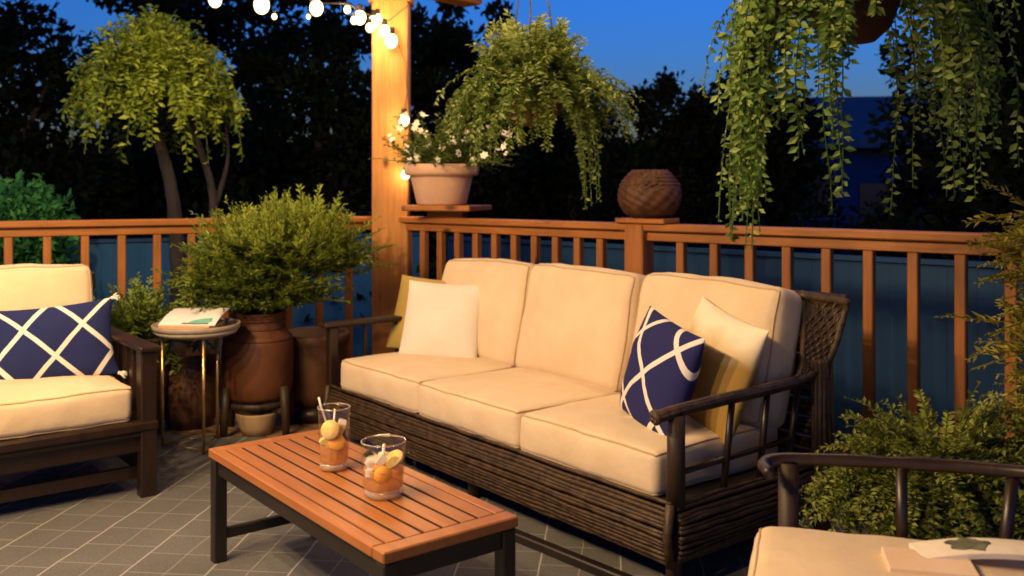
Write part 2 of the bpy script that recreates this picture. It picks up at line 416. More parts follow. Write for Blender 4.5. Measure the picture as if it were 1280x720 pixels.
mx = N(nt, 'ShaderNodeMix', data_type='RGBA'); L(gap, mx.inputs[0]); L(rp.outputs[0], mx.inputs[6]); mx.inputs[7].default_value = (.008, .006, .005, 1)
L(mx.outputs[2], b.inputs['Base Color']); b.inputs['Roughness'].default_value = .65
bp = N(nt, 'ShaderNodeBump', Strength=.5, Distance=.006); L(mth('SUBTRACT', 1.0, gap), bp.inputs['Height']); L(bp.outputs[0], b.inputs['Normal'])
M['deck'] = m
M['lawn'] = mottled('night_lawn', (.012, .022, .010), (.03, .045, .018), 3, .95, .8, 60)

m, nt, b = new_mat('bulb_glow'); e = N(nt, 'ShaderNodeEmission'); e.inputs[0].default_value = (1, .70, .34, 1); e.inputs[1].default_value = 5
nt.links.new(e.outputs[0], nt.nodes['Material Output'].inputs[0]); M['bulb'] = m

# ------------------------------------------------------------------ soft shapes
def soft_box(w, d, h, r=.035, puff=(.006, .012, .02), nin=16, seed=0, crumple=.0065):
    """cushion: rounded box with swollen faces, and the loops its piping follows; centred on the origin"""
    half = Vector((w / 2, d / 2, h / 2))
    def axis(hh):
        inn = hh - r
        e = [0, .27, .58, 1]
        k = max(3, int(nin * min(1, hh / .3)))
        mid = [inn * (2 * i / k - 1) for i in range(k + 1)]
        return [-(inn + r * q) for q in e[:0:-1]] + mid + [inn + r * q for q in e[1:]]
    ax = [axis(half[i]) for i in range(3)]
    def mp(p):
        inner = Vector([max(-(half[i] - r), min(half[i] - r, p[i])) for i in range(3)])
        dlt = Vector(p) - inner
        q = inner + (dlt.normalized() * r if dlt.length > 1e-9 else dlt)
        s = [q[i] / half[i] for i in range(3)]
        o = Vector(q)
        for i in range(3):
            j, k = (i + 1) % 3, (i + 2) % 3
            o[i] += s[i] * puff[i] * (1 - abs(s[j]) ** 2.6) * (1 - abs(s[k]) ** 2.6)
        sd = Vector((seed * 7.1, seed * 3.3, seed))
        nn = noise.noise_vector(q * 4.5 + sd) + noise.noise_vector(q * 12 + sd) * .4
        ed = max(0, 1 - min(half[0] - abs(q[0]), half[1] - abs(q[1])) / .12) if half[2] < .12 else 0
        nn = nn + Vector((0, 0, noise.noise(Vector((q.x * 30, q.y * 30, seed)))))  * .35 * ed
        return o + nn * crumple
    mb = MB(); cache = {}
    def vid(p):
        k = tuple(round(c, 5) for c in p)
        if k not in cache: cache[k] = len(mb.v); mb.v.append(tuple(mp(Vector(p))))
        return cache[k]
    for i in range(3):
        j, k = (i + 1) % 3, (i + 2) % 3
        for sg in (-1, 1):
            for a in range(len(ax[j]) - 1):
                for c in range(len(ax[k]) - 1):
                    q = []
                    for (aa, cc) in ((a, c), (a + 1, c), (a + 1, c + 1), (a, c + 1)):
                        p = [0, 0, 0]; p[i] = sg * half[i]; p[j] = ax[j][aa]; p[k] = ax[k][cc]; q.append(vid(p))
                    mb.f.append(tuple(q) if sg > 0 else tuple(q[::-1])); mb.sm.append(True)
    def loop(axis_i, sg):
        j, k = (axis_i + 1) % 3, (axis_i + 2) % 3; pts = []
        seq = [(x, -half[k]) for x in ax[j]] + [(half[j], y) for y in ax[k][1:]] + [(x, half[k]) for x in ax[j][-2::-1]] + [(-half[j], y) for y in ax[k][-2:0:-1]]
        for (a, c) in seq:
            p = [0, 0, 0]; p[axis_i] = sg * half[axis_i]; p[j] = a; p[k] = c
            pts.append(mp(Vector(p)))
        return pts
    return mb, loop

def cushion(name, mat, parent, w, d, h, loc, rot=(0, 0, 0), axis_i=2, seed=0, **k):
    mb, loop = soft_box(w, d, h, seed=seed, **k)
    o = mb.build(name, mat, parent, loc, rot)
    pm = MB()
    for sg in (-1, 1): pm.tube(loop(axis_i, sg), .0042, 6, closed=True)
    pm.build('piping', M['piping'], o)
    return o

def pillow(name, mat, w, h, t, loc, rot, label, group=None, seed=0, n=22, ears=.05):
    """knife-edge throw pillow with pulled-out corners; local x wide, z high, front faces -y"""
    mb = MB()
    def outline(u, v):
        su = 1 - ears * (1 - abs(v) ** 2.2) ; sv = 1 - ears * (1 - abs(u) ** 2.2)
        return u * su * w / 2, v * sv * h / 2
    ids = {}
    for side in (-1, 1):
        for i in range(n + 1):
            for j in range(n + 1):
                u = math.sin((i / n * 2 - 1) * PI / 2); v = math.sin((j / n * 2 - 1) * PI / 2)
                edge = i in (0, n) or j in (0, n)
                if edge and (0, i, j) in ids: ids[(side, i, j)] = ids[(0, i, j)]; continue
                x, z = outline(u, v)
                th = t / 2 * ((1 - abs(u) ** 2.4) * (1 - abs(v) ** 2.4)) ** .55
                q = noise.noise(Vector((x * 7 + seed * 9, side * 3.1, z * 7)))
                q2 = noise.noise(Vector((x * 19 + seed, side * 5.1, z * 19)))
                y = side * th * (1 + .16 * q + .05 * q2)
                drop = -.018 * (1 - v) * (1 - abs(u) ** 3) if v > -1 else 0
                idx = len(mb.v); mb.v.append((x, y, z + drop * .3)); mb.uv[idx] = (i / n, j / n)
                mb.uv[idx] = (.5 + u * .5, .5 + v * .5)
                ids[(side, i, j)] = idx
                if edge: ids[(0, i, j)] = idx
    for side in (-1, 1):
        for i in range(n):
            for j in range(n):
                q = (ids[(side, i, j)], ids[(side, i + 1, j)], ids[(side, i + 1, j + 1)], ids[(side, i, j + 1)])
                mb.f.append(q if side < 0 else q[::-1]); mb.sm.append(True)
    o = mb.build(name, mat, None, loc, rot)
    tag(o, label, 'pillow', group)
    return o

# ------------------------------------------------------------------ foliage
class Leaves:
    def __init__(s): s.B = []; s.D = []; s.Nn = []; s.L = []; s.W = []; s.S = []; s.tb = MB()
    def add(s, b, d, n, l, w, sh):
        s.B.append(b); s.D.append(d); s.Nn.append(n); s.L.append(l); s.W.append(w); s.S.append(sh)
    def strand(s, start, d, length, droop, nl, ll, lw, spread=.9, shade=.5, var=.25, stem=.0022, steps=14, curl=.0, up=0.3, taper=.5, step_noise=.08, floor=None, both=True):
        """a stem that bends under its weight, with leaflets along both sides"""
        p = np.array(start, float); d = np.array(d, float); d /= np.linalg.norm(d)
        seg = length / steps; pts = [p.copy()]; dirs = [d.copy()]
        for i in range(steps):
            d = d + np.array((0, 0, -droop * seg)) + RNG.normal(0, step_noise, 3) * seg ** .5 * .6
            d /= np.linalg.norm(d); p = p + d * seg
            if floor is not None and p[2] < floor: break
            pts.append(p.copy()); dirs.append(d.copy())
        m = len(pts) - 1
        if m < 2: return
        if stem > 0: s.tb.tube([tuple(q) for q in pts[::2]] if m > 4 else [tuple(q) for q in pts], stem, 3, caps=False)
        nl = max(2, int(nl * m / steps))
        for k in range(nl):
            t = (k + .6) / nl * m * .999; i = int(t); f = t - i
            q = pts[i] * (1 - f) + pts[min(i + 1, m)] * f; dd = dirs[i]
            a = RNG.uniform(0, 2 * PI) if not both else (0 if k % 2 else PI) + RNG.normal(0, .5)
            ref = np.array((0, 0, 1.)); sx = np.cross(dd, ref); ns = np.linalg.norm(sx)
            sx = sx / ns if ns > 1e-3 else np.array((1., 0, 0)); sy = np.cross(sx, dd)
            side = sx * math.cos(a) + sy * math.sin(a)
            ld = dd * (1 - spread * .6) + side * spread + np.array((0, 0, up * .4)) + RNG.normal(0, .18, 3)
            ld /= np.linalg.norm(ld)
            nn = np.cross(ld, dd) * (1 if k % 2 else -1) + sy * .8 + RNG.normal(0, .35, 3); nn /= np.linalg.norm(nn) + 1e-9
            sc_ = (1 - taper * (t / m)) * RNG.uniform(.5, 1.4)
            s.add(q, ld, nn, ll * sc_, lw * sc_, np.clip(shade + RNG.normal(0, var), 0, 1))
    def blob(s, c, rad, n, ll, lw, shade=.5, var=.2, hollow=.55, topshade=.3):
        """leaf clumps spread through an ellipsoid, denser near its skin"""
        c = np.array(c, float); rad = np.array(rad, float)
        d = RNG.normal(0, 1, (n, 3)); d /= np.linalg.norm(d, axis=1)[:, None]
        r = (hollow + (1 - hollow) * RNG.random(n)) * (1 + RNG.normal(0, .05, n))
        for i in range(n):
            ld = d[i] * .6 + RNG.normal(0, .6, 3); ld /= np.linalg.norm(ld)
            nn = RNG.normal(0, 1, 3) + d[i] * .6; nn /= np.linalg.norm(nn)
            k = RNG.uniform(.6, 1.3)
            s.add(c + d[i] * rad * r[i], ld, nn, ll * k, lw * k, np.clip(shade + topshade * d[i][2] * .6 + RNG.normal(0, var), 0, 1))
    def build(s, name, mat, parent=None, loc=None, stems=True):
        n = len(s.B); B = np.array(s.B); D = np.array(s.D); Q = np.array(s.Nn); Ln = np.array(s.L)[:, None]; W = np.array(s.W)[:, None]
        X = np.cross(D, Q); X /= np.linalg.norm(X, axis=1)[:, None] + 1e-9
        Q = np.cross(X, D)
        mid = B + D * Ln * .48
        V = np.empty((n, 4, 3)); V[:, 0] = B; V[:, 1] = mid + X * W * .5 + Q * W * .15; V[:, 2] = B + D * Ln - Q * Ln * .12; V[:, 3] = mid - X * W * .5 + Q * W * .15
        sh = np.repeat(np.array(s.S), 4)
        tv = np.array(s.tb.v).reshape(-1, 3) if (stems and s.tb.v) else np.zeros((0, 3))
        tf = [tuple(i + 4 * n for i in f) for f in s.tb.f] if stems else []
        fs = [(4 * i, 4 * i + 1, 4 * i + 2, 4 * i + 3) for i in range(n)] + tf
        me = bpy.data.meshes.new(name)
        me.from_pydata(np.concatenate([V.reshape(-1, 3), tv]).tolist(), [], fs); me.update()
        at = me.attributes.new('shade', 'FLOAT', 'POINT')
        at.data.foreach_set('value', np.concatenate([sh, np.full(len(tv), .25)]))
        me.materials.append(mat)
        o = link(bpy.data.objects.new(name, me), parent)
        if loc is not None: o.location = loc
        return o

def rdir(az, el): return (math.cos(az) * math.cos(el), math.sin(az) * math.cos(el), math.sin(el))

# ================================================================== SETTING
DECKZ = 0.0
RU = Vector((.752, -.659, 0)); RN = Vector((.659, .752, 0))        # right railing: along, outward
RC = Vector((-.797, 6.22, 0))                                     # deck corner
LU = Vector((-.900, -.436, 0)); LN = Vector((-.436, .900, 0))      # left railing

def prism(mb, pts, z0, z1):
    n = len(pts)
    v = [(p[0], p[1], z1) for p in pts] + [(p[0], p[1], z0) for p in pts]
    f = [tuple(range(n)), tuple(range(n, 2 * n))[::-1]] + [(i, i + n, (i + 1) % n + n, (i + 1) % n) for i in range(n)]
    mb.add(v, [q[::-1] for q in f] if False else f)

g = MB(); g.add([(-400, -400, -.55), (400, -400, -.55), (400, 400, -.55), (-400, 400, -.55)], [(0, 1, 2, 3)])
tag(g.build('ground', M['lawn']), kind='structure')
dk = MB()
c0 = RC + RN * .07 + LN * .07
pr = c0 + RU * 8; pl = c0 + LU * 5
rzD = math.atan2(RU.y, RU.x)
inv = Matrix.Rotation(-rzD, 4, 'Z')
pts = [inv @ Vector(p) for p in (c0, pl, pl + Vector((0, -7, 0)), Vector((pr.x, -3, 0)), pr)]
prism(dk, [(p.x, p.y) for p in pts], -.16, 0)
tag(dk.build('deck', M['deck'], None, None, (0, 0, rzD)), kind='structure')

# ================================================================== RAILINGS
TOPZ = 1.165
def railing(name, label, C0, U, Nn, length, balusters, posts, starts):
    """local x along the rail from the corner, so wood grain follows it"""
    rz = math.atan2(U.y, U.x)
    r = empty(name, (C0.x, C0.y, 0), rz, label, 'railing')
    s = 1 if (Matrix.Rotation(rz, 3, 'Z') @ Vector((0, 1, 0))).dot(Nn) > 0 else -1   # outward sign of local y
    t = MB(); t.box((length / 2 + starts / 2, 0, TOPZ - .019), (length - starts, .125, .038), bev=.006)
    t.build('top_rail', M['cedar_x'], r)
    t = MB(); t.box((length / 2 + starts / 2, 0, TOPZ - .064), (length - starts, .060, .050), bev=.004)
    t.build('apron_rail', M['cedar_x'], r)
    t = MB(); t.box((length / 2 + starts / 2, 0, .16), (length - starts, .036, .085), bev=.004)
    t.build('bottom_rail', M['cedar_x'], r)
    for x in balusters:
        t = MB(); t.box((x, -s * .004, (.10 + TOPZ - .0895) / 2), (.044, .044, TOPZ - .0895 - .10), bev=.004)
        t.build('baluster', M['cedar_z'], r)
    for x in posts:
        t = MB(); t.box((x, -s * .014, (TOPZ - .003) / 2), (.115, .115, TOPZ - .003), bev=.006)
        t.build('post', M['cedar_z'], r)
    return r
sec1 = [.16 + .155 * k for k in range(12) if .16 + .155 * k < 1.86]
sec2 = [2.21 + .19 * k for k in range(14)]
railing('deck_railing', 'orange-brown wooden railing running behind the long sofa to the right edge', RC, RU, RN, 5.2, sec1 + sec2, [1.96, 4.95], .13)
secL = [.10 + .195 * k for k in range(16)]
railing('deck_railing', 'wooden railing behind the left armchair and the tall bushy shrub', RC, LU, LN, 3.6, secL, [3.4], .13)

# porch post and roof timbers
po = MB(); po.box((0, 0, 1.3), (.235, .235, 2.6), bev=.008)
po = po.build('porch_post', M['post_wood'], None, (-.797, 6.2, 0), (0, 0, R(2)))
tag(po, 'thick square wooden porch post wrapped with fairy lights at the deck corner', 'post')
tr = MB()
for (dx, dy, sx, sy) in ((0, -.13, .275, .022), (.13, 0, .022, .235), (-.13, 0, .022, .235)): tr.box((dx, dy, 2.60), (sx, sy, .07), bev=.004)
tr.build('bracket_trim', M['cedar_x'], po)
def timber(label, a, b, w, h):
    a = Vector(a); b = Vector(b); d = b - a
    mb = MB(); mb.box((d.length / 2, 0, 0), (d.length, w, h), bev=.008)
    return tag(mb.build('roof_beam', M['cedar_x'], None, a, (0, 0, math.atan2(d.y, d.x))), label, 'beam')
BD = Vector((-.643, -.766, 0))
tip = Vector((-.27, 6.62, 2.72))
timber('roof beam whose cut end shows beside the porch post against the blue sky', tip, tip + BD * 5.2, .17, .17)
e0 = RC + RU * .17
timber('long roof beam above the right railing, over the hanging baskets', (e0.x, e0.y, 2.72), (RC.x + RU.x * 5.4, RC.y + RU.y * 5.4, 2.72), .14, .17)
for (hx, hy, lb) in ((.105, 4.9, 'overhead rafter the middle hanging fern is hooked to'), (1.089, 3.0, 'overhead rafter the right trailing basket is hooked to')):
    p = Vector((hx, hy, 2.9)); k = (4.15 - p.x * RN.x - p.y * RN.y) / -(BD.x * RN.x + BD.y * RN.y)
    s0 = p - BD * (k + .1)
    timber(lb, s0, p + BD * 2.4, .06, .16)

rf = MB(); c_ = Vector((-.27, 6.62, 0)) + Vector((-.12, .0, 0))
k4 = [c_, c_ + BD * 9, c_ + BD * 9 + RU * 7.5, c_ + RU * 7.5]
prism(rf, [(p.x, p.y) for p in k4][::-1], 2.99, 3.07)
tag(rf.build('porch_roof', M['dark_wood']), 'boarded porch roof over the deck above the beams', 'roof')

# ================================================================== RUG
rugz = math.atan2(-.115, .993)
rg = MB(); rg.box((-.45, 2.55, .005), (4.6, 4.6, .010), bev=.004)
rg = rg.build('outdoor_rug', M['rug'], None, (0, 0, 0), (0, 0, rugz))
tag(rg, 'grey woven outdoor rug with thin pale grid lines under the seating', 'rug')
bb = MB()
a = Matrix.Rotation(-rugz, 4, 'Z') @ Vector((-1.05, 4.745, 0)); b_ = Matrix.Rotation(-rugz, 4, 'Z') @ Vector((1.05, 2.42, 0))
bb.bar((a.x, a.y, .028), (b_.x, b_.y, .028), .042, .034, .005)
ob = bb.build('border_strip', M['dark_metal'], rg); ob['label'] = 'dark brown strip lying along the front of the sofa'

# ================================================================== SOFA
WV = M['wicker']
def rods(mb, path_fn, zs, r, n=6, jit=.003, steps=16):
    for z in zs:
        rr = r * random.uniform(.85, 1.15); j = random.uniform(-jit, jit)
        pts = []
        for i in range(steps + 1):
            p = path_fn(i / steps, z)
            q = noise.noise_vector(Vector(p) * 9 + Vector((z * 31, 0, 0))) * jit
            pts.append(Vector(p) + q + Vector((0, 0, j)))
        mb.tube(pts, rr, n)
SZ = math.atan2(-.782, .623)
sofa = empty('wicker_sofa', (-.892, 4.88, 0), SZ, 'long dark wicker sofa with three cream seat cushions and three cream back cushions', 'sofa')
core = MB(); core.box((1.105, .45, .215), (2.36, .86, .17), bev=.01)
base = core.build('base', M['core_and_gap_shade'], sofa)
wv = MB()
def base_front(t, z):
    bul = .030 * math.sin((z - .10) / .22 * PI)
    return (-.085 + 2.38 * t, -.012 - bul, z)
def base_right(t, z):
    bul = .030 * math.sin((z - .10) / .22 * PI)
    return (2.295 + bul, -.01 + .9 * t, z)
def base_left(t, z):
    return (-.085, -.01 + .9 * t, z)
zs = [.115 + .0148 * k for k in range(14)]
rods(wv, base_front, zs, .0088, 6, .004, 40); rods(wv, base_right, zs, .0088, 6, .006, 20); rods(wv, base_left, zs, .0088, 6, .004, 12)
for x in (-.08, 2.30):                                       # corner binding
    wv.tube([(x, -.03, .11), (x, -.045, .21), (x, -.03, .315)], .016, 8)
wv.build('woven_skirt', WV, base)
for (x, y) in ((-.05, .03), (2.27, .02), (-.05, .86), (2.27, .86), (1.1, .05)):
    lg = MB(); lg.tube([(x, y, .0), (x, y, .2)], [.024, .03], 10); lg.build('leg', M['log'], sofa)
for k in range(3):
    cushion('seat_cushion', M['cream'], sofa, .735, .70, .155, (.3675 + .737 * k, .345, .382), (0, 0, R((.4, -.3, .2)[k])), seed=k + 1, puff=(.002, .014, .022), r=.03)
tilt = R(-13)
for k in range(3):
    cushion('back_cushion', M['cream'], sofa, .735, .17, .53, (.375 + .737 * k + (.02 if k == 2 else 0), .685, (.688, .698, .705)[k]), (tilt, R((-.8, .5, .8)[k]), R((.8, -.4, -1.2)[k])), axis_i=1, seed=k + 11, puff=(.008, .045, .016), r=.045, crumple=.010)
# back frame
bk = MB()
def back_path(t, z):
    return (-.05 + 2.35 * t, .835 + (z - .3) * .14, z)
rods(bk, back_path, [.32 + .024 * k for k in range(24)], .012, 6, .004, 24)
bk.tube([(-.05, .93, .885), (1.1, .945, .895), (2.33, .95, .915)], .022, 8)
bk.build('back_panel', WV, sofa)
# right arm: round post, sloping rail that sweeps up into a woven wing
p_ = MB(); p_.tube([(2.285, .012, .29), (2.287, .012, .45), (2.289, .01, .60)], [.033, .031, .031], 12, wob=.02); p_.build('arm_post', M['log'], sofa)
ar = MB()
arm_line = spline([(2.268, -.075, .598), (2.287, .0, .612), (2.30, .2, .622), (2.312, .42, .628), (2.325, .62, .636)], 6)
ar.tube(arm_line, [.026] * 2 + [.021] * (len(arm_line) - 2), 10, wob=.05)
for k in range(5):
    o = .011 * math.cos(k * 1.257); o2 = .011 * math.sin(k * 1.257)
    ar.tube([(p.x + o * 1.3, p.y, p.z + o2 * 1.3) for p in arm_line], .009, 6, wob=.12)
ar.build('arm_rail', WV, sofa)
wg = MB()
def wing(f, t):
    """f across the wing (inner to outer), t up from the arm rail"""
    a = Vector((2.322, .47 + .10 * f, .632)); b = Vector((2.312 + .012 * f, .66 + .03 * f, .650 - .006 * f)); c = Vector((2.265 + .065 * f, .765 + .065 * f, .765 - .06 * f)); d = Vector((2.205 + .125 * f, .86 + .08 * f, .918 - .02 * f))
    P4 = [a * 2 - b, a, b, c, d, d * 2 - c]
    u = min(t * 3, 2.999); i_ = int(u); q = u - i_; p0, p1, p2, p3 = P4[i_:i_ + 4]
    return .5 * ((2 * p1) + (p2 - p0) * q + (2 * p0 - 5 * p1 + 4 * p2 - p3) * q * q + (3 * p1 - p0 - 3 * p2 + p3) * q ** 3)
for k in range(19):                                           # warp rods, touching
    f = k / 18
    wg.tube([wing(f, t_ / 18) for t_ in range(19)], .0085, 6, wob=.15)
for k in range(15):                                           # weft wrapped diagonally, in and out
    t0 = k / 15 - .15
    pts = []
    for q in range(25):
        f = q / 24; t_ = max(0, min(1, t0 + .34 * f))
        pts.append(wing(f, t_) + Vector((.35, -.8, .45)) * (.005 + .005 * math.sin(q * PI / 2 + k * PI)))
    wg.tube(pts, .0065, 6, wob=.15)
wg.tube([wing(1.04, t_ / 18) for t_ in range(19)], .015, 8, wob=.1); wg.tube([wing(-.03, t_ / 18) for t_ in range(19)], .012, 8, wob=.1)
wg.tube([wing(f / 8, 1.0) + Vector((0, 0, .008)) for f in range(-1, 10)], .018, 8, wob=.12)
wg.build('arm_wing', WV, sofa)
bp_ = MB()
for k in range(12):
    a = 2 * PI * k / 12
    bp_.tube([(2.325 + .026 * math.cos(a), .80 + .045 * math.sin(a), .10), (2.325 + .026 * math.cos(a + .5), .80 + .045 * math.sin(a + .5), .38), (2.322 + .022 * math.cos(a + 1), .77 + .035 * math.sin(a + 1), .70)], .010, 6, wob=.15)
bp_.tube([(2.325, .80, 0), (2.322, .77, .70)], .03, 10)
bp_.build('rear_post', WV, sofa)
sp2 = MB(); sp2.add([wing(f / 6, t_ / 12) + Vector((0, .012, -.012)) for t_ in range(13) for f in range(7)], [(t_ * 7 + f, t_ * 7 + f + 1, t_ * 7 + f + 8, t_ * 7 + f + 7) for t_ in range(12) for f in range(6)], True)
sp2.build('wing_lining', M['core_and_gap_shade'], sofa)
for (y0, y1) in ((.25, .275), (.45, .475), (.62, .66)):
    t = MB(); t.tube([(2.29, y0, .29), (2.31, y1, .615)], [.013, .012], 8); t.build('spindle', M['dark_wood'], sofa)
t = MB(); t.tube([(2.288, .02, .405), (2.30, .64, .42)], .011, 8); t.build('arm_stretcher', M['dark_wood'], sofa)
# left arm: flat board on a square post
t = MB(); t.box((-.095, .27, .628), (.085, .66, .026), bev=.008); t.build('arm_board', M['log'], sofa)
t = MB(); t.box((-.095, .0, .36), (.052, .05, .51), bev=.006); t.build('arm_post', M['dark_wood'], sofa)
for y in (.2, .4, .56):
    t = MB(); t.box((-.095, y, .46), (.02, .02, .31), bev=.003); t.build('spindle', M['dark_wood'], sofa)
t = MB(); t.box((-.095, .86, .45), (.05, .05, .9), bev=.005); t.build('rear_post', M['dark_wood'], sofa)

SM = Matrix.Translation((-.892, 4.88, 0)) @ Matrix.Rotation(SZ, 4, 'Z')
def on_sofa(x, y, z): return SM @ Vector((x, y, z))
G1 = 'scatter pillows on the sofa'
pillow('throw_pillow', M['cream_pillow'], .45, .43, .17, on_sofa(.275, .45, .642), (R(-18), R(1.5), SZ + R(33)), 'plain cream square pillow at the left end of the sofa', G1, 3)
pillow('throw_pillow', M['olive'], .45, .42, .14, on_sofa(.03, .53, .648), (R(-20), R(3), SZ + R(28)), 'olive gold pillow tucked behind the plain cream pillow', G1, 5)
pillow('throw_pillow', M['navy_right'], .43, .42, .17, on_sofa(1.975, .275, .652), (R(-14), R(9), SZ - R(20)), 'navy pillow with white lattice lines at the right end of the sofa', G1, 8, ears=.055)
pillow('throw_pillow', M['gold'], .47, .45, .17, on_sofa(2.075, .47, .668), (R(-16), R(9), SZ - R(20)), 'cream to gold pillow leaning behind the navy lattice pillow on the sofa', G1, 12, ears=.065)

# ================================================================== LEFT ARMCHAIR
CZ = math.atan2(.623, .782)
ch = empty('armchair', (-1.56, 4.12, 0), CZ, 'dark wooden armchair with cream cushions at the left edge, facing the coffee table', 'armchair')
DWm = M['dark_wood']
W0 = -.98
t = MB()
t.box((W0 / 2, .40, .245), (.96, .80, .09), bev=.006)
t.box((W0 / 2, -.012, .318), (.97, .06, .045), bev=.010)
t.box((W0 / 2, -.004, .285), (.96, .045, .024), bev=.006)
t.box((W0 / 2, .40, .312), (.93, .78, .04), bev=.005)
t.build('seat_frame', DWm, ch)
for (x, y) in ((-.045, .0), (W0 + .045, .0), (-.045, .80), (W0 + .045, .80)):
    l = MB(); l.box((x, y, .32), (.068, .068, .64), bev=.006); l.build('leg', DWm, ch)
for x in (-.045, W0 + .045):
    a = MB(); a.box((x, .38, .652), (.092, .88, .024), bev=.007); a.build('arm_board', DWm, ch)
    for k in range(7):
        s = MB(); s.box((x, .095 + .10 * k, .49), (.022, .045, .29), bev=.003); s.build('arm_slat', DWm, ch)
s = MB(); s.box((W0 / 2, .07, .10), (.86, .03, .05)); s.box((W0 / 2, .80, .14), (.86, .03, .05)); s.bar((-.045, .0, .12), (-.045, .8, .12), .03, .05); s.build('stretcher', DWm, ch)
b = MB()
for k in range(6): b.box((W0 / 2 - .375 + .15 * k, .79 + .0, .60), (.05, .025, .56), M=Matrix.Rotation(R(-10), 4, 'X'), bev=.003)
b.box((W0 / 2, .85, .88), (.90, .035, .09), bev=.008); b.build('back_frame', DWm, ch)
cushion('seat_cushion', M['cream'], ch, .775, .70, .155, (W0 / 2, .345, .415), seed=21, puff=(.002, .012, .028), r=.032)
cushion('back_cushion', M['cream'], ch, .765, .18, .50, (W0 / 2, .655, .725), (R(-13), 0, 0), axis_i=1, seed=22, puff=(.008, .04, .014), r=.045, crumple=.009)
CM = Matrix.Translation((-1.56, 4.12, 0)) @ Matrix.Rotation(CZ, 4, 'Z')
pw = pillow('throw_pillow', M['navy_left'], .52, .36, .16, CM @ Vector((-.335, .37, .655)), (R(-18), R(-4), CZ - R(12)), 'navy lumbar pillow with white lattice ribbons and tasselled corners on the armchair', None, 17, ears=.09)
for (sx, sz) in ((1, -1), (1, 1), (-1, -1)):
    tm = MB()
    for k in range(7):
        d = Vector((sx * random.uniform(.5, 1), random.uniform(-.6, .3), sz * .2 + random.uniform(-.7, .7))).normalized()
        p0 = Vector((sx * .255, 0, sz * .175)); tm.tube([p0, p0 + d * .02, p0 + d * .034 + Vector((0, 0, -.006))], [.004, .0045, .003], 5)
    tm.ball((sx * .255, 0, sz * .175), .009, 8, 6)
    tm.build('tassel', M['cream_pillow'], pw)

# ================================================================== RIGHT ARMCHAIR
QZ = math.atan2(-.955, -.295)
QM = Matrix.Translation((.668, 2.53, 0)) @ Matrix.Rotation(QZ, 4, 'Z')
rc = empty('armchair', (.668, 2.53, 0), QZ, 'dark round-railed armchair with a cream seat at the lower right corner', 'armchair')
cushion('seat_cushion', M['cream'], rc, .92, .68, .15, (.465, .335, .378), (0, 0, 0), seed=31, puff=(.012, .012, .022), r=.045)
def rcl(x, y, z): return (x, y, z)
rail_pts = [(.06, .03, .598), (.0, .012, .606), (-.035, .055, .612), (-.045, .16, .618), (-.045, .33, .625), (-.035, .52, .632), (.03, .70, .645), (.18, .83, .665), (.465, .88, .68), (.75, .83, .665), (.90, .70, .645), (.965, .52, .632), (.975, .33, .625), (.975, .16, .618), (.965, .055, .612), (.93, .012, .606), (.87, .03, .598)]
t = MB(); sp_ = spline(rail_pts, 6); t.tube(sp_, [.0175 + .003 * noise.noise(Vector(p) * 12) for p in sp_], 10); t.build('arm_rail', M['dark_wood'], rc)
for (x, y, r_) in ((-.035, .075, .027), (.965, .075, .027)):
    t = MB(); t.tube([(x, y, 0), (x, y, .30), (x, y, .605)], [.022, r_, r_], 12); t.build('leg', M['log'], rc)
for (x, y, x2, y2) in ((-.02, .36, -.045, .36), (.0, .58, -.02, .62), (.20, .76, .20, .84), (.465, .78, .465, .88), (.73, .76, .73, .84), (.93, .58, .95, .62), (.95, .36, .975, .36)):
    t = MB(); t.tube([(x, y, .30), (x2, y2, .63)], .015, 10); t.build('spindle', M['dark_wood'], rc)
for (x, y) in ((.05, .68), (.88, .68)):
    t = MB(); t.tube([(x, y, 0), (x, y, .32)], [.02, .024], 10); t.build('leg', M['log'], rc)
t = MB(); t.box((.465, .355, .285), (.94, .66, .04), bev=.008)
for z in (.24, .262): rods(t, lambda s_, z_: (-.01 + .95 * s_, .02, z_), [z], .012, 6, .003, 12)
t.build('seat_frame', M['dark_wood'], rc)

# open book on that seat
bk = empty('open_book', (0.985, 2.205, .4655), R(-14), 'open book lying face up on the right armchair seat', 'book')
t = MB(); t.box((-.01, -.035, .011), (.19, .13, .020), bev=.002); t.build('page_block', M['peach_page'], bk)
t = MB(); t.box((-.01, -.035, -.0015), (.197, .136, .003)); t.build('back_cover', M['page_edge'], bk)
# upper half: a bowed leaf fan lifting away from the block, leaf picture printed on it
lf = MB(); nx, ny = 10, 6; T = Matrix.Translation((.105, .045, .026)) @ Matrix.Rotation(R(9), 4, 'Z') @ Matrix.Rotation(R(-3), 4, 'Y')
def leafpt(i, j, dz):
    x = -.135 + .27 * i / nx; y = -.05 + .10 * j / ny
    return T @ Vector((x, y, .010 * math.sin(PI * i / nx) + .004 * math.sin(PI * j / ny) + dz))
vt = [leafpt(i, j, 0) for i in range(nx + 1) for j in range(ny + 1)] + [leafpt(i, j, -.012) for i in range(nx + 1) for j in range(ny + 1)]
K = (nx + 1) * (ny + 1); fs = []
for i in range(nx):
    for j in range(ny):
        a = i * (ny + 1) + j; q = (a, a + ny + 1, a + ny + 2, a + 1); fs.append(q); fs.append(tuple(x + K for x in q[::-1]))
for i in range(nx):
    for j, fl in ((0, 0), (ny, 1)):
        a = i * (ny + 1) + j; c = a + ny + 1; q = (a, a + K, c + K, c); fs.append(q[::-1] if fl else q)
for j in range(ny):
    for i, fl in ((0, 1), (nx, 0)):
        a = i * (ny + 1) + j; c = a + 1; q = (a, a + K, c + K, c); fs.append(q[::-1] if fl else q)
lf.add(vt, fs, False); upper = lf.build('lifted_pages', M['paper'], bk)
pm = MB(); ctr = []
ring = []
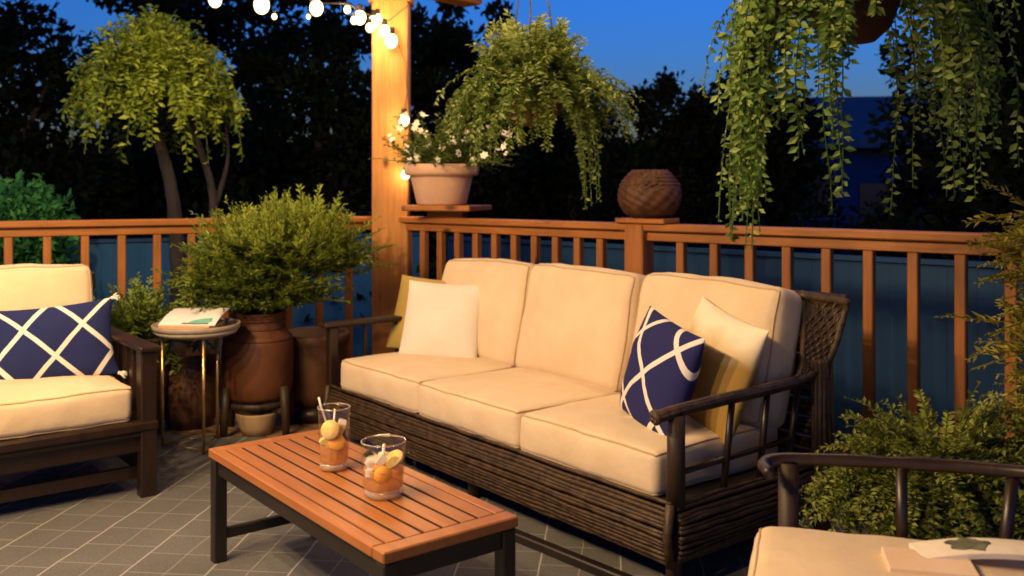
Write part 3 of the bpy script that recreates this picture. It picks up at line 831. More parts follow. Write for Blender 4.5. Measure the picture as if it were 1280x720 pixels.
for k in range(22):
    a = 2 * PI * k / 22; rr = 1 + .16 * math.sin(5 * a + 1) + .08 * math.sin(9 * a)
    x = .048 * rr * math.cos(a) - .015; y = .036 * rr * math.sin(a) + .002
    i = (x + .135) / .27; j = (y + .05) / .10
    ring.append(T @ Vector((x, y, .010 * math.sin(PI * i) + .004 * math.sin(PI * j) + .002)))
pm.add(ring, [tuple(range(22))]); pm.build('printed_picture', M['leaf_print'], upper)

# ================================================================== COFFEE TABLE
TZ = math.atan2(-.786, .618)
ct = empty('coffee_table', (-.537, 3.025, 0), TZ, 'low slatted teak coffee table on dark metal legs holding two drinks', 'table')
LX, LY, HZ = 1.235, .445, .413
top = MB()
bo = .058
for sx in (-1, 1): top.box((sx * (LX / 2 - bo / 2), 0, HZ - .016), (bo, LY, .032), bev=.004)
nS = 6; ww = (LY - .012) / nS
frame_y = .040
for sy in (-1, 1): top.box((0, sy * (LY / 2 - frame_y / 2), HZ - .016), (LX - 2 * bo - .002, frame_y, .032), bev=.004)
inner = LY - 2 * frame_y; ww = inner / nS
for k in range(nS): top.box((0, -inner / 2 + ww * (k + .5), HZ - .016), (LX - 2 * bo - .004, ww - .0130, .032), bev=.0015)
top.build('tabletop', M['teak'], ct)
t = MB()
for sy in (-1, 1): t.box((0, sy * (LY / 2 - .03), HZ - .062), (LX - .10, .028, .055), bev=.003)
for sx in (-1, 1): t.box((sx * (LX / 2 - .028), 0, HZ - .062), (.028, LY - .06, .055), bev=.003)
t.build('apron', M['dark_metal'], ct)
t = MB(); t.box((0, 0, HZ - .0375), (LX - .06, LY - .06, .006));  # dark plate added under the slats to darken the gaps
for k in range(nS + 1): t.box((0, -inner / 2 + ww * k, HZ - .018), (LX - 2 * bo - .006, .0128 if 0 < k < nS else .0062, .030))  # dark strips filling the slat gaps, shade put in as colour
t.build('gap_shade_fill', M['core_and_gap_shade'], ct)
for sx in (-1, 1):
    for sy in (-1, 1):
        t = MB(); t.box((sx * (LX / 2 - .028), sy * (LY / 2 - .028), (HZ - .034) / 2), (.046, .046, HZ - .034), bev=.004); t.build('leg', M['dark_metal'], ct)
    t = MB(); t.box((sx * (LX / 2 - .028), 0, .105), (.026, LY - .10, .036), bev=.003); t.build('stretcher', M['dark_metal'], ct)

def glass(name, label, loc, r, h, handle, lemon_fn, liquid_h, taper=.92):
    g = empty(name, loc, 0, label, 'glass')
    t = MB(); wl = .0035
    t.lathe([(0.001, .002), (r * taper * .93, .0), (r * taper, .006), (r * (taper + (1 - taper) * .5), h * .5), (r, h - .002), (r - .001, h), (r - wl, h - .002), (r * (taper + (1 - taper) * .5) - wl, h * .5), (r * taper - wl, .024)], 40)
    t.tube([(r * math.cos(a) * .985, r * math.sin(a) * .985, h) for a in [2 * PI * k / 40 for k in range(40)]], .0026, 6, closed=True)
    ves = t.build('vessel', M['glass'], g)
    t = MB(); t.tube([(r * math.cos(a) * .985, r * math.sin(a) * .985, h + .0005) for a in [2 * PI * k / 40 for k in range(40)]], .0019, 6, closed=True); t.build('rim', M['glass_base'], ves)
    t = MB(); t.lathe([(0.001, .003), (r * taper * .88, .004), (r * taper * .94, .012), (r * taper * .9, .023), (0.001, .025)], 32); t.build('thick_base', M['glass_base'], g)
    t = MB(); rl = r * taper - .006
    t.lathe([(0.001, .027), (rl, .027), (rl + .002, .03), (rl + (r - r * taper) * .6, liquid_h - .004), (rl + (r - r * taper) * .6, liquid_h), (0.001, liquid_h)], 32); t.build('drink', M['liquid'], g)
    lemon_fn(g)
    if handle:
        t = MB(); t.tube(spline([(r * .98, 0, h * .78), (r + .018, 0, h * .83), (r + .026, 0, h * .68), (r + .024, 0, h * .38), (r * .96, 0, h * .28)], 6), .0032, 8); t.build('handle', M['glass'], g)
    return g
def slice_(parent, name, mat, c, rad, rot, th=.007):
    t = MB(); t.lathe([(0.0005, -th / 2), (rad * .95, -th / 2), (rad, 0), (rad * .95, th / 2), (0.0005, th / 2)], 24)
    return t.build(name, mat, parent, c, rot)
def ice_(parent, c, s, rot):
    t = MB(); t.box((0, 0, 0), (s, s, s * .9), bev=s * .14); return t.build('ice_cube', M['ice'], parent, c, rot)
def wedge_(parent, mat, c, rad, rot, name='citrus_wedge'):
    """half a thick citrus round, cut flat on one side"""
    t = MB(); n = 10; v = []; th = rad * .42
    for y in (-th, th):
        v.append((0, y, 0))
        for k in range(n + 1):
            a = PI * k / n; v.append((rad * math.cos(a), y * .75, rad * math.sin(a) * 1.05))
    m_ = n + 2; f = []
    for k in range(1, n + 1):
        f += [(0, k, k + 1), (m_, m_ + k + 1, m_ + k), (k, m_ + k, m_ + k + 1, k + 1)]
    f += [(0, m_, m_ + 1, 1), (0, n + 1, m_ + n + 1, m_)]
    t.add(v, f); return t.build(name, mat, parent, c, rot)
def tall_fill(g):
    slice_(g, 'citrus_slice', M['lemon'], (-.006, -.034, .138), .032, (R(74), R(10), R(-12)), .010)
    slice_(g, 'citrus_slice', M['orange'], (.016, -.034, .098), .027, (R(68), R(-20), R(15)), .010)
    wedge_(g, M['lemon'], (-.020, -.026, .088), .026, (R(15), R(25), R(20)))
    wedge_(g, M['orange'], (.018, -.006, .112), .030, (R(-20), R(-30), R(70)))
    wedge_(g, M['lemon'], (-.014, .006, .120), .032, (R(10), R(50), R(-30)))
    ice_(g, (.024, .016, .145), .028, (.4, .3, .2)); ice_(g, (-.022, .020, .095), .028, (.1, .5, .8)); ice_(g, (.02, -.02, .068), .026, (.6, .2, .8))
    t = MB(); t.tube([(.015, .005, .03), (-.045, .008, .205), (-.052, .008, .236)], .0036, 8); t.build('stirrer', M['straw'], g)
    t = MB(); t.tube([(-.01, .0, .03), (.004, -.004, .2)], .0034, 8); t.build('stirrer', M['straw'], g)
def short_fill(g):
    slice_(g, 'citrus_slice', M['orange'], (.006, -.054, .078), .026, (R(84), 0, R(8)), .010)
    slice_(g, 'citrus_slice', M['lemon'], (.034, -.006, .114), .030, (R(30), R(-25), 0), .010)
    wedge_(g, M['lemon'], (.036, -.026, .098), .026, (R(-15), R(-20), R(30)))
    wedge_(g, M['orange'], (-.012, -.03, .074), .026, (R(10), R(15), R(-25)))
    for q, (c, z_) in enumerate((((-.030, -.018, .106), .036), ((.0, .022, .108), .034), ((-.004, -.030, .112), .030), ((-.04, .02, .095), .032), ((.03, .03, .09), .03), ((-.034, -.034, .078), .028))): ice_(g, c, z_, (.4 + q, .3 * q, .2 + q))
    t = MB(); t.tube([(-.01, .01, .03), (.004, -.012, .158)], .005, 8); t.build('stirrer', M['straw'], g)
    wedge_(g, M['lf_green'], (-.044, -.01, .122), .016, (R(20), R(10), R(40)), 'lime_wedge')
glass('drink_glass', 'tall straight tumbler with lemon slices and a stirrer, left of the two drinks', (-.594, 3.125, HZ + .001), .054, .205, False, tall_fill, .085)
glass('drink_glass', 'short wide glass mug with ice and an orange slice, right of the two drinks', (-.392, 2.855, HZ + .001), .068, .165, True, short_fill, .085)

# ================================================================== SIDE TABLE + BOOK
st = empty('side_table', (-1.636, 4.86, 0), 0, 'small round side table with slim brass legs beside the left armchair', 'table')
t = MB(); t.lathe([(0.001, .62), (.215, .62), (.222, .648), (.216, .650), (.209, .632), (0.001, .630)], 48); t.lathe([(0.001, .585), (.16, .585), (.2, .60), (.214, .6195), (.001, .6195)], 48)
t.build('tray_top', M['stone_tray'], st)
for (x, y) in ((.085, -.15), (-.17, -.02), (.06, .15)):
    t = MB(); t.tube([(x, y, 0), (x, y, .59)], .0085, 10); t.build('leg', M['brass'], st)
t = MB(); t.tube([(.085, -.15, .03), (-.17, -.02, .03), (.06, .15, .03)], .005, 8, closed=True); t.build('foot_ring', M['brass'], st)
bo_ = empty('hardback_book', (-1.650, 4.83, .633), R(-6), 'pale covered book with a green print on the round side table', 'book')
t = MB(); t.box((0, 0, .011), (.27, .19, .020), bev=.002); t.build('page_block', M['page_edge'], bo_)
Tc = Matrix.Translation((.012, .01, .050)) @ Matrix.Rotation(R(17), 4, 'X') @ Matrix.Rotation(R(-1), 4, 'Y')
t = MB(); vv = []
for j in range(7):
    for i in (0, 1):
        for dz in (0, .004): vv.append(Tc @ Vector((-.15 + .30 * i, -.105 + .21 * j / 6, .012 * math.sin(PI * j / 6) + dz)))
ff = []
for j in range(6):
    a = j * 4
    ff += [(a + 1, a + 3, a + 7, a + 5), (a, a + 4, a + 6, a + 2), (a, a + 1, a + 5, a + 4), (a + 2, a + 6, a + 7, a + 3)]
ff += [(0, 2, 3, 1), (24, 25, 27, 26)]
t.add(vv, ff); cv = t.build('front_cover', M['white_cover'], bo_)
t = MB(); pp = []
for (x, y) in ((-.01, -.098), (.07, -.100), (.125, -.078), (.115, -.042), (.055, -.052), (.015, -.068)):
    j = (y + .105) / .21; pp.append(Tc @ Vector((x, y, .012 * math.sin(PI * j) + .006)))
t.add(pp, [tuple(range(6))]); t.build('printed_picture', M['teal_print'], cv)
t = MB(); t.box((0.055, -.0, .028), (.14, .17, .010), bev=.001); t.build('inner_pages', M['leaf_print'], bo_)

# ================================================================== POTS & PLANTS ON THE DECK
stand = empty('plant_stand', (-1.41, 5.2, 0), R(8), 'wooden four legged plant stand under the large red clay jar', 'stand')
for sx in (-1, 1):
    for sy in (-1, 1):
        t = MB(); t.tube([(sx * .165, sy * .13, 0), (sx * .16, sy * .125, .14), (sx * .15, sy * .115, .27)], [.02, .024, .026], 8); t.build('leg', M['log'], stand)
t = MB(); t.lathe([(.160, .15), (.174, .15), (.174, .183), (.160, .183), (.160, .15)], 32); t.bar((-.15, 0, .172), (.15, 0, .172), .04, .02); t.bar((0, -.15, .15), (0, .15, .15), .04, .02); t.build('ring', M['log'], stand)

js = empty('potted_shrub', (-1.41, 5.2, .185), 0, 'big bushy shrub in a large banded red clay jar by the side table', 'plant')
t = MB(); t.lathe([(0.001, .0), (.155, .0), (.176, .03), (.190, .10), (.194, .22), (.192, .31), (.184, .345), (.170, .36), (.152, .385), (.142, .40), (.146, .45), (.150, .465), (.148, .48), (.130, .48), (.128, .43), (0.001, .43)], 48); jar = t.build('jar', M['jar'], js)
t = MB()
for (r_, z, w) in ((.184, .335, .007), (.149, .395, .006), (.148, .44, .006), (.150, .474, .007)):
    t.tube([(r_ * math.cos(a), r_ * math.sin(a), z) for a in [2 * PI * k / 40 for k in range(40)]], w, 6, closed=True)
t.build('band', M['jar_dark'], jar)
lv = Leaves()
base0 = np.array((0, 0, .46))
lobes = [((.27, .05, .80), (.38, .30, .28), 170, (.2, .05)), ((-.10, -.05, .70), (.32, .28, .26), 150, (-.05, 0)), ((.06, 0, .62), (.40, .34, .22), 90, (0, 0)), ((.02, -.06, .88), (.30, .26, .16), 60, (0, 0))]
for (c, rad, cnt, lean) in lobes:
    for k in range(cnt):
        az = RNG.uniform(0, 2 * PI); el = RNG.uniform(-.15, 1.35); d = np.array(rdir(az, el))
        tgt = np.array(c) + d * np.array(rad) * RNG.uniform(.55, 1.05)
        st_ = tgt - (d * np.array((.7, .7, .5)) + np.array((0, 0, .55))) * .20
        dd = (tgt - st_) * .6 + d * .1 + np.array((0, 0, .04))
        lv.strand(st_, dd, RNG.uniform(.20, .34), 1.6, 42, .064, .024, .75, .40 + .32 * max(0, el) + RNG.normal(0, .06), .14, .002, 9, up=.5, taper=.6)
for k in range(46):
    az = RNG.uniform(0, 2 * PI); el = RNG.uniform(.35, 1.3)
    lv.strand(base0, rdir(az, el), RNG.uniform(.4, .62), 1.1, 34, .056, .019, .8, .36, .15, .0035, 10, up=.5)
for k in range(95):                                              # upright spiky fronds on top
    az = RNG.uniform(0, 2 * PI); r0 = RNG.uniform(0, 1) ** .6
    c0_ = (.10 + .36 * r0 * math.cos(az), .28 * r0 * math.sin(az), .80 + .10 * (1 - r0) + RNG.uniform(-.05, .05))
    lv.strand(c0_, (.5 * r0 * math.cos(az), .5 * r0 * math.sin(az), 1), RNG.uniform(.16, .28), .8, 34, .050, .018, .65, .72, .14, .002, 9, up=.8, taper=.65)
for k in range(60):                                              # loose arching sprays on the left
    az = RNG.uniform(2.3, 4.3); el = RNG.uniform(.1, 1.0)
    lv.strand((-.12, -.05, .60 + RNG.uniform(-.06, .1)), rdir(az, el), RNG.uniform(.20, .36), 2.6, 40, .058, .020, .7, .66, .15, .002, 12, up=.3)
lv.build('foliage', M['lf_shrub'], js)

t = MB(); t.lathe([(0.001, 0), (.075, 0), (.095, .05), (.112, .115), (.112, .125), (.10, .125), (.09, .08), (0.001, .08)], 32)
o = t.build('clay_bowl', M['tan_pot'], None, (-1.40, 5.14, 0)); tag(o, 'small tan clay bowl on the floor beneath the jar stand', 'pot')
t = MB(); t.lathe([(0.001, 0), (.13, 0), (.165, .08), (.195, .28), (.20, .36), (.21, .37), (.215, .41), (.205, .425), (.185, .42), (.18, .34), (0.001, .34)], 40)
o = t.build('garden_pot', M['brown_pot'], None, (-1.17, 5.52, .08)); tag(o, 'wide brown pot standing behind the red clay jar', 'pot')
t = MB(); t.lathe([(.16, 0), (.165, 0), (.165, .08), (.001, .08)], 28); t.build('pot_foot', M['dark_wood'], o, (0, 0, -.08))
t = MB(); t.lathe([(0.001, 0), (.12, 0), (.155, .08), (.175, .22), (.17, .33), (.155, .39), (.165, .41), (.15, .42), (.14, .36), (0.001, .35)], 40)
o = t.build('garden_pot', M['brown_pot'], None, (-1.83, 5.33, 0)); tag(o, 'round brown pot behind the small round side table', 'pot')

sp0 = empty('potted_plant', (-2.03, 5.14, .0), 0, 'small leafy green plant in a pot behind the left armchair arm', 'plant')
t = MB(); t.lathe([(0.001, 0), (.10, 0), (.13, .25), (.15, .50), (.16, .52), (.15, .54), (.13, .53), (.12, .48), (0.001, .48)], 32); t.build('pot', M['brown_pot'], sp0)
lv = Leaves()
for k in range(150):
    az = RNG.uniform(0, 2 * PI); el = RNG.uniform(.0, 1.4)
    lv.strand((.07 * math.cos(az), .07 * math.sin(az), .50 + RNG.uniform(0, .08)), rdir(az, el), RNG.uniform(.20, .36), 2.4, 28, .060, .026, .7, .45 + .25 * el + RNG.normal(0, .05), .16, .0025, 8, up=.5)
lv.build('foliage', M['lf_small'], sp0)

rb = empty('potted_bush', (1.36, 2.98, 0), 0, 'dense feathery green bush behind the right armchair rail', 'plant')
t = MB(); t.lathe([(0.001, 0), (.13, 0), (.16, .12), (.175, .2), (.165, .21), (.15, .18), (0.001, .17)], 32); t.build('pot', M['brown_pot'], rb)
lv = Leaves()
for k in range(820):
    az = RNG.uniform(0, 2 * PI); h = RNG.uniform(0, 1) ** .8; el = RNG.uniform(-.1, 1.2) * h
    c = np.array((0.0, 0, .36)); d = np.array(rdir(az, el * 1.2))
    rad = np.array((.36, .27, .32)) * RNG.uniform(.55, 1.0)
    p = c + d * rad + np.array((0, 0, -.02 + .02 * h))
    p[2] = max(p[2], .13 + RNG.uniform(0, .2))
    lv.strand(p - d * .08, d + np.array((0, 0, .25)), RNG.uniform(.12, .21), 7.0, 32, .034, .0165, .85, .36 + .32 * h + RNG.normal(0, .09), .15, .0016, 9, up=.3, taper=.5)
lv.build('foliage', M['lf_bush'], rb)

cf = empty('conifer_shrub', (2.0, 2.95, 0), 0, 'golden feathery conifer reaching in from the right edge of the deck', 'plant')
t = MB(); t.lathe([(0.001, 0), (.14, 0), (.17, .15), (.19, .30), (.2, .31), (.19, .33), (.16, .3), (0.001, .28)], 32); t.build('pot', M['brown_pot'], cf)
t = MB(); t.tube(spline([(0, 0, .25), (.01, .01, .7), (-.01, 0, 1.1), (0, 0, 1.55)], 5), [.03 - .0013 * k for k in range(16)], 8, wob=.1); t.build('trunk', M['bark'], cf)
lv = Leaves()
for k in range(150):
    z = RNG.uniform(.55, 1.42); az = PI + RNG.normal(0, .75) if k % 3 else RNG.uniform(0, 2 * PI)
    ln = RNG.uniform(.26, .50) * (1.05 - .35 * abs(z - 1.0))
    d = np.array(rdir(az, RNG.uniform(.05, .55)))
    q = np.array((0, 0, z - .12))
    lv.strand(q, d, ln, 1.0, 26, .058, .019, .8, .5, .2, .003, 10, up=.2)
    for s_ in range(3):
        f = RNG.uniform(.35, .9)
        dd = d + RNG.normal(0, .45, 3); dd[2] = dd[2] * .4 + .1
        lv.strand(q + d * ln * f, dd, ln * .42, 2.0, 28, .046, .018, .75, .55, .22, .002, 8, up=.2)
lv.build('foliage', M['lf_conifer'], cf)

# ================================================================== ON THE RAIL
def on_rail(s, z, off=0.0): 
    p = RC + RU * s + RN * off; return Vector((p.x, p.y, z))
rzR = math.atan2(RU.y, RU.x)
sp1 = on_rail(.52, TOPZ + .001, .0)
sh = empty('pot_shelf', sp1, rzR + R(20), 'small wooden shelf on the railing under the terracotta flower pot', 'shelf')
t = MB(); t.box((0, 0, .060), (.46, .36, .035), bev=.006); t.build('board', M['cedar_x'], sh)
t = MB(); t.box((0, 0, .021), (.24, .085, .042), bev=.003); t.build('riser', M['cedar_x'], sh)
fp = empty('flower_pot', sp1 + Vector((-.035, -.0, .079)), 0, 'pale terracotta pot of small white flowers beside the porch post', 'plant')
t = MB(); t.lathe([(0.001, 0), (.148, 0), (.156, .01), (.192, .165), (.196, .18), (.226, .185), (.234, .20), (.236, .245), (.228, .252), (.212, .252), (.205, .225), (0.001, .225)], 48); t.build('pot', M['clay'], fp)
lv = Leaves()
tips = []
for k in range(150):
    az = RNG.uniform(0, 2 * PI); el = RNG.uniform(.35, 1.5); r0 = RNG.uniform(0, .17)
    st_ = np.array((r0 * math.cos(az), r0 * math.sin(az), .22)); d = np.array(rdir(az, el)); ln = RNG.uniform(.13, .40)
    if math.cos(az) > .2: ln *= 1.25
    lv.strand(st_, d, ln, 1.5, 20, .050, .024, .8, .45, .2, .0022, 8, up=.4)
    tips.append(st_ + d * ln * .96 + np.array((0, 0, -.04 * math.cos(el))))
lv.build('foliage', M['lf_flower'], fp)
fm = MB()
for k in range(6):
    a = 2 * PI * k / 6; c, s_ = math.cos(a), math.sin(a)
    fm.add([(0, 0, 0), (.013 * c - .008 * s_, .013 * s_ + .008 * c, .004), (.024 * c, .024 * s_, .002), (.013 * c + .008 * s_, .013 * s_ - .008 * c, .004)], [(0, 3, 2, 1)])
f0 = None
for k, tp in enumerate(tips[:64]):
    if f0 is None: f0 = fm.build('flower', M['petal'], fp); o = f0
    else: o = f0.copy(); COL.objects.link(o); o.parent = fp
    o.location = tp; o.rotation_euler = (R(60) + RNG.normal(0, .5), RNG.normal(0, .5), RNG.normal(0, .6)); s_ = RNG.uniform(.8, 1.35); o.scale = (s_, s_, s_)

cp = on_rail(2.00, TOPZ + .001, .0)
pb = MB(); pb.box((0, 0, .013), (.30, .16, .026), bev=.005)
for x in (-.15, .15): pb.box((x * .93, 0, .0265), (.012, .16, .003))
pb = pb.build('plank_base', M['cedar_x'], None, cp, (0, 0, rzR)); tag(pb, 'short wooden plank on the rail under the carved brown bowl pot', 'plank')
def carve(a, z, j):
    q = .0
    if .16 < z < .262:
        q += .0075 * (1 if math.sin(a * 22 + 9 * math.sin(z * 60)) > .1 else -1) * (.5 + .5 * math.sin(a * 3 + 1))
        q += .0035 * math.sin(z * 330)
    if .05 < z <= .16: q += .004 * math.sin(a * 13 + z * 40) * math.sin(z * 120)
    if .245 < z: q += .002 * math.sin(z * 500)
    return q
prof = []
for k in range(46):
    z = .245 * k / 45; u = (z - .118) / .128
    prof.append((.165 * max(.0, 1 - abs(u) ** 2.2 * .42) - (.02 if z < .012 else 0), z))
t = MB(); t.lathe([(.001, 0)] + prof + [(prof[-1][0] - .012, .252), (prof[-1][0] - .024, .245), (.10, .12), (.001, .10)], 120, mod=carve)
o = t.build('carved_pot', M['carved'], None, cp + Vector((.012, .0, .0275))); tag(o, 'round carved brown clay pot standing on the railing post', 'pot')

# ================================================================== HANGING BASKETS
hb = empty('hanging_basket', (.105, 4.9, 1.78), 0, 'arching fern coloured paler towards the top as if lit from above, hanging in the middle by thin wires', 'plant')
t = MB(); t.lathe([(0.001, -.11), (.09, -.10), (.15, -.03), (.18, .06), (.185, .075), (.17, .075), (0.001, .05)], 32); t.build('basket', M['coco'], hb)
for a in (.4, 2.5, 4.6):
    t = MB(); t.tube([(.175 * math.cos(a), .175 * math.sin(a), .07), (.012 * math.cos(a), .012 * math.sin(a), 1.02)], .0055, 5); t.build('hanger_wire', M['wire'], hb)
t = MB(); t.tube([(0, 0, 1.01), (0, 0, 1.045)], .006, 6); t.build('hook', M['wire'], hb)
lv = Leaves()
for k in range(330):
    az = RNG.uniform(0, 2 * PI); el = RNG.uniform(.0, 1.4); r0 = RNG.uniform(.02, .17)
    ln = RNG.uniform(.26, .50) * (1 if el < .6 else .5)
    lv.strand((r0 * math.cos(az), r0 * math.sin(az), .11 + .10 * el), rdir(az, el), ln * .95, 4.2, 36, .052, .021, .85, .50 + .26 * el - .12 * RNG.random(), .2, .002, 14, up=.0, taper=.4)  # upper fronds coloured paler, bulb light from above put into the leaf colour
for k in range(40):                        # long sprays to the right
    az = RNG.normal(0.0, .5); el = RNG.uniform(.0, .6)
    lv.strand((.12, 0, .12), rdir(az, el), RNG.uniform(.40, .56), 3.0, 38, .048, .019, .8, .62, .22, .002, 14, up=-.1, taper=.45)
for k in range(26):                        # and to the left, over the flower pot
    az = RNG.normal(PI, .4); el = RNG.uniform(-.1, .5)
    lv.strand((-.12, -.02, .12), rdir(az, el), RNG.uniform(.34, .48), 4.2, 36, .048, .019, .8, .58, .22, .002, 14, up=-.1, taper=.45)
for (x, y, l_) in ((.17, -.10, .62), (.20, .02, .52), (.14, -.16, .44), (-.15, -.12, .40), (-.05, -.19, .36), (.03, -.18, .34), (.19, -.08, .6), (-.19, -.05, .42)):
    for j in range(4):
        lv.strand((x + RNG.normal(0, .025), y + RNG.normal(0, .025), .08), (x * .7, y * .7, -.15), l_ * RNG.uniform(.75, 1.05), 6, 40, .040, .020, .8, .5, .2, .002, 14, up=.1, taper=.45)
lv.build('foliage', M['lf_fern'], hb)

hr = empty('hanging_basket', (1.09, 3.0, 1.83), 0, 'basket of long trailing vines at the top right, dark pot half out of frame', 'plant')
t = MB(); t.lathe([(0.001, -.02), (.07, -.012), (.115, .03), (.142, .10), (.155, .20), (.16, .22), (.15, .225), (.13, .2), (0.001, .19)], 40); t.build('basket', M['pot_dark'], hr)
for a in (.4, 2.5, 4.6):
    t = MB(); t.tube([(.15 * math.cos(a), .15 * math.sin(a), .22), (.012 * math.cos(a), .012 * math.sin(a), 1.0)], .003, 5); t.build('hanger_wire', M['wire'], hr)
t = MB(); t.tube([(0, 0, .99), (0, 0, 1.03)], .006, 6); t.build('hook', M['wire'], hr)
lv = Leaves()
def vines(cnt, az0, azs, out, lmin, lmax, shade, ll=.044, lw=.022):
    for k in range(cnt):
        az = RNG.normal(az0, azs); r0 = .13
        el = RNG.uniform(.0, .8)
        d = np.array(rdir(az, el)) * (out * RNG.uniform(.5, 1.2)) + np.array((0, 0, .05))
        lv.strand((r0 * math.cos(az), r0 * math.sin(az), .22), d, RNG.uniform(lmin, lmax), RNG.uniform(6, 10), 52, ll, lw, .85, shade + RNG.normal(0, .08), .2, .0022, 20, up=.15, taper=.35, step_noise=.42)
vines(19, PI - .05, .42, 1.1, .40, .85, .6)
vines(24, PI + .30, .65, 1.35, .28, .66, .62)
vines(20, PI + .55, .25, .40, .55, .95, .5)
vines(9, PI + .9, .3, .4, .40, .75, .42)
vines(12, -.15, .35, .8, .5, .92, .58)
vines(10, PI + .5, .3, .8, .3, .60, .45)
vines(24, .0, .40, 1.0, .40, .86, .55)
vines(9, -.5, .35, 1.1, .3, .66, .65)
vines(9, -1.57, .6, .6, .16, .34, .55)
vines(11, 1.2, .9, .9, .2, .50, .32)
# two tapering long trails on the left
for (az, cnt, l0) in ((PI - .15, 11, .98), (PI + .30, 10, 1.0), (PI + .1, 7, .84)):
    for k in range(cnt):
        a = az + RNG.normal(0, .12)
        lv.strand((.13 * math.cos(a), .13 * math.sin(a), .22), rdir(a, RNG.uniform(.1, .5)), l0 * RNG.uniform(.72, 1.02), 8.0, 60, .040, .021, .85, .5, .25, .0022, 20, up=.25, taper=.45, step_noise=.34)
lv.build('foliage', M['lf_vine'], hr)

# ================================================================== FAIRY LIGHTS AND ADDED UNSEEN BULBS
sl = empty('string_lights', (-.797, 6.07, 1.45), 0, 'warm glowing fairy light string wound down the porch post and strung overhead, extended with unseen bulbs added to light the deck', 'lights')
O = Vector(sl.location)
post_pts = [(-.690, 6.066, 1.436), (-.686, 6.072, 1.60), (-.70, 6.070, 1.79), (-.682, 6.074, 1.95), (-.69, 6.072, 2.14), (-.74, 6.066, 2.27)]
out_pts = [(-.835, 6.03, 2.36), (-.88, 5.97, 2.41), (-.955, 5.88, 2.42), (-1.02, 5.80, 2.455), (-1.19, 5.70, 2.445), (-1.32, 5.6, 2.50), (-1.47, 5.5, 2.425), (-1.57, 5.4, 2.47), (-1.68, 5.3, 2.415), (-1.82, 5.1, 2.47)]
added_key_pts = [(-2.05, 4.6, 2.52), (-2.15, 3.9, 2.56), (-2.2, 3.25, 2.6), (-2.2, 2.6, 2.62), (-2.1, 2.0, 2.62), (-1.9, 1.4, 2.62), (-1.5, .8, 2.6)]  # unseen bulbs added out of view as key light on the seating
added_right_pts = [(-.45, 5.85, 2.58), (.15, 5.25, 2.58), (.70, 4.75, 2.58), (1.25, 4.1, 2.58), (1.75, 3.45, 2.58)]  # unseen bulbs added out of view to light the fern from above
cb = MB(); cb.tube([p - O + Vector((0, 0, .035)) for p in spline(out_pts + added_key_pts, 5)], .0055, 5)
cb.tube([Vector(p) - O + Vector((0, 0, .035)) for p in spline([out_pts[0]] + added_right_pts, 5)], .0035, 5)
cb.tube([Vector(p) - O + Vector((0, .0, .02)) for p in post_pts] + [Vector(out_pts[0]) - O + Vector((0, 0, .035))], .0022, 5)
cb.build('cord', M['cord'], sl)
bm = MB(); bm.ball((0, 0, 0), .022, 14, 10, (1, 1, 1.2)); B0 = None
sk = MB(); sk.tube([(0, 0, .021), (0, 0, .046)], .011, 8)
bulbs = []
vis = [(post_pts[0], 6, 1.3), (post_pts[2], 17, 1.6), ((-.78, 6.05, 2.30), 24, 1.9), ((-.82, 6.02, 2.36), 12, 1.6)] + [(p, 5, q) for p, q in zip(out_pts[1:], (1.6, 1.8, 1.0, 1.9, .8, 2.1, .7, 1.7, 1.0))]
vis += [((-.90, 5.93, 2.365), 4, 1.2), ((-.985, 5.84, 2.395), 4, 1.0), ((-1.40, 5.52, 2.36), 2, .7), ((-1.23, 5.66, 2.385), 2, .6), ((-.86, 5.99, 2.43), 4, 1.4)]
KEY = 225  # lamp power of the added key bulbs
allb = vis + [(p, w, 1) for p, w in zip(added_key_pts, (14, 20, 60, KEY, KEY * 1.2, KEY * 1.1, KEY * .75))] + [(p, w, 1) for p, w in zip(added_right_pts, (9, 18, 22, 22, 20))]
for (p, w, bs) in allb:
    if B0 is None: B0 = bm.build('bulb', M['bulb'], sl); o = B0; s0 = sk.build('socket', M['cord'], o)
    else:
        o = B0.copy(); COL.objects.link(o); o.parent = sl
        s1 = s0.copy(); COL.objects.link(s1); s1.parent = o
    o.location = Vector(p) - O; o.scale = (bs, bs, bs)
    ld = bpy.data.lights.new('bulb_lamp', 'POINT'); ld.energy = w; ld.color = (1, .665, .34); ld.shadow_soft_size = .05
    lo = bpy.data.objects.new('bulb_lamp', ld); COL.objects.link(lo); lo.location = Vector(p) + Vector((0, 0, -.0)); lo.parent = sl; lo.location = Vector(p) - O

# ================================================================== BEYOND THE DECK
def fence(name, label, p0, p1, ztop, mat, bw=.15):
    p0 = Vector(p0); p1 = Vector(p1); d = p1 - p0; rz = math.atan2(d.y, d.x); n = int(d.length / bw)
    f = empty(name, (p0.x, p0.y, -.55), rz, label, 'fence')
    H = ztop + .55; t = MB()
    for k in range(n): t.box((bw * (k + .5), random.uniform(-.002, .002), H / 2), (bw - .0012, .022, H + random.uniform(-.004, .004)))
    t.build('board_panel', mat, f)
    t = MB(); t.box((d.length / 2, 0, H + .02), (d.length, .06, .03), bev=.004); t.build('cap_rail', M['fence'], f)
    for k in range(0, n, 14):
        t = MB(); t.box((bw * k, .055, H / 2), (.09, .09, H)); t.build('post', M['fence'], f)
    return f
q0 = RC + RN * 1.15 + RU * -.6; q1 = RC + RN * 1.15 + RU * 6.5
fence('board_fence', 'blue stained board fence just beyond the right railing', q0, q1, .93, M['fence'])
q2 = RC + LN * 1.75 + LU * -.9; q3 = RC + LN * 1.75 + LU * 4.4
fence('board_fence', 'blue stained board fence beyond the left railing and the bushy shrub', q3, q2, .93, M['fence_bright'])

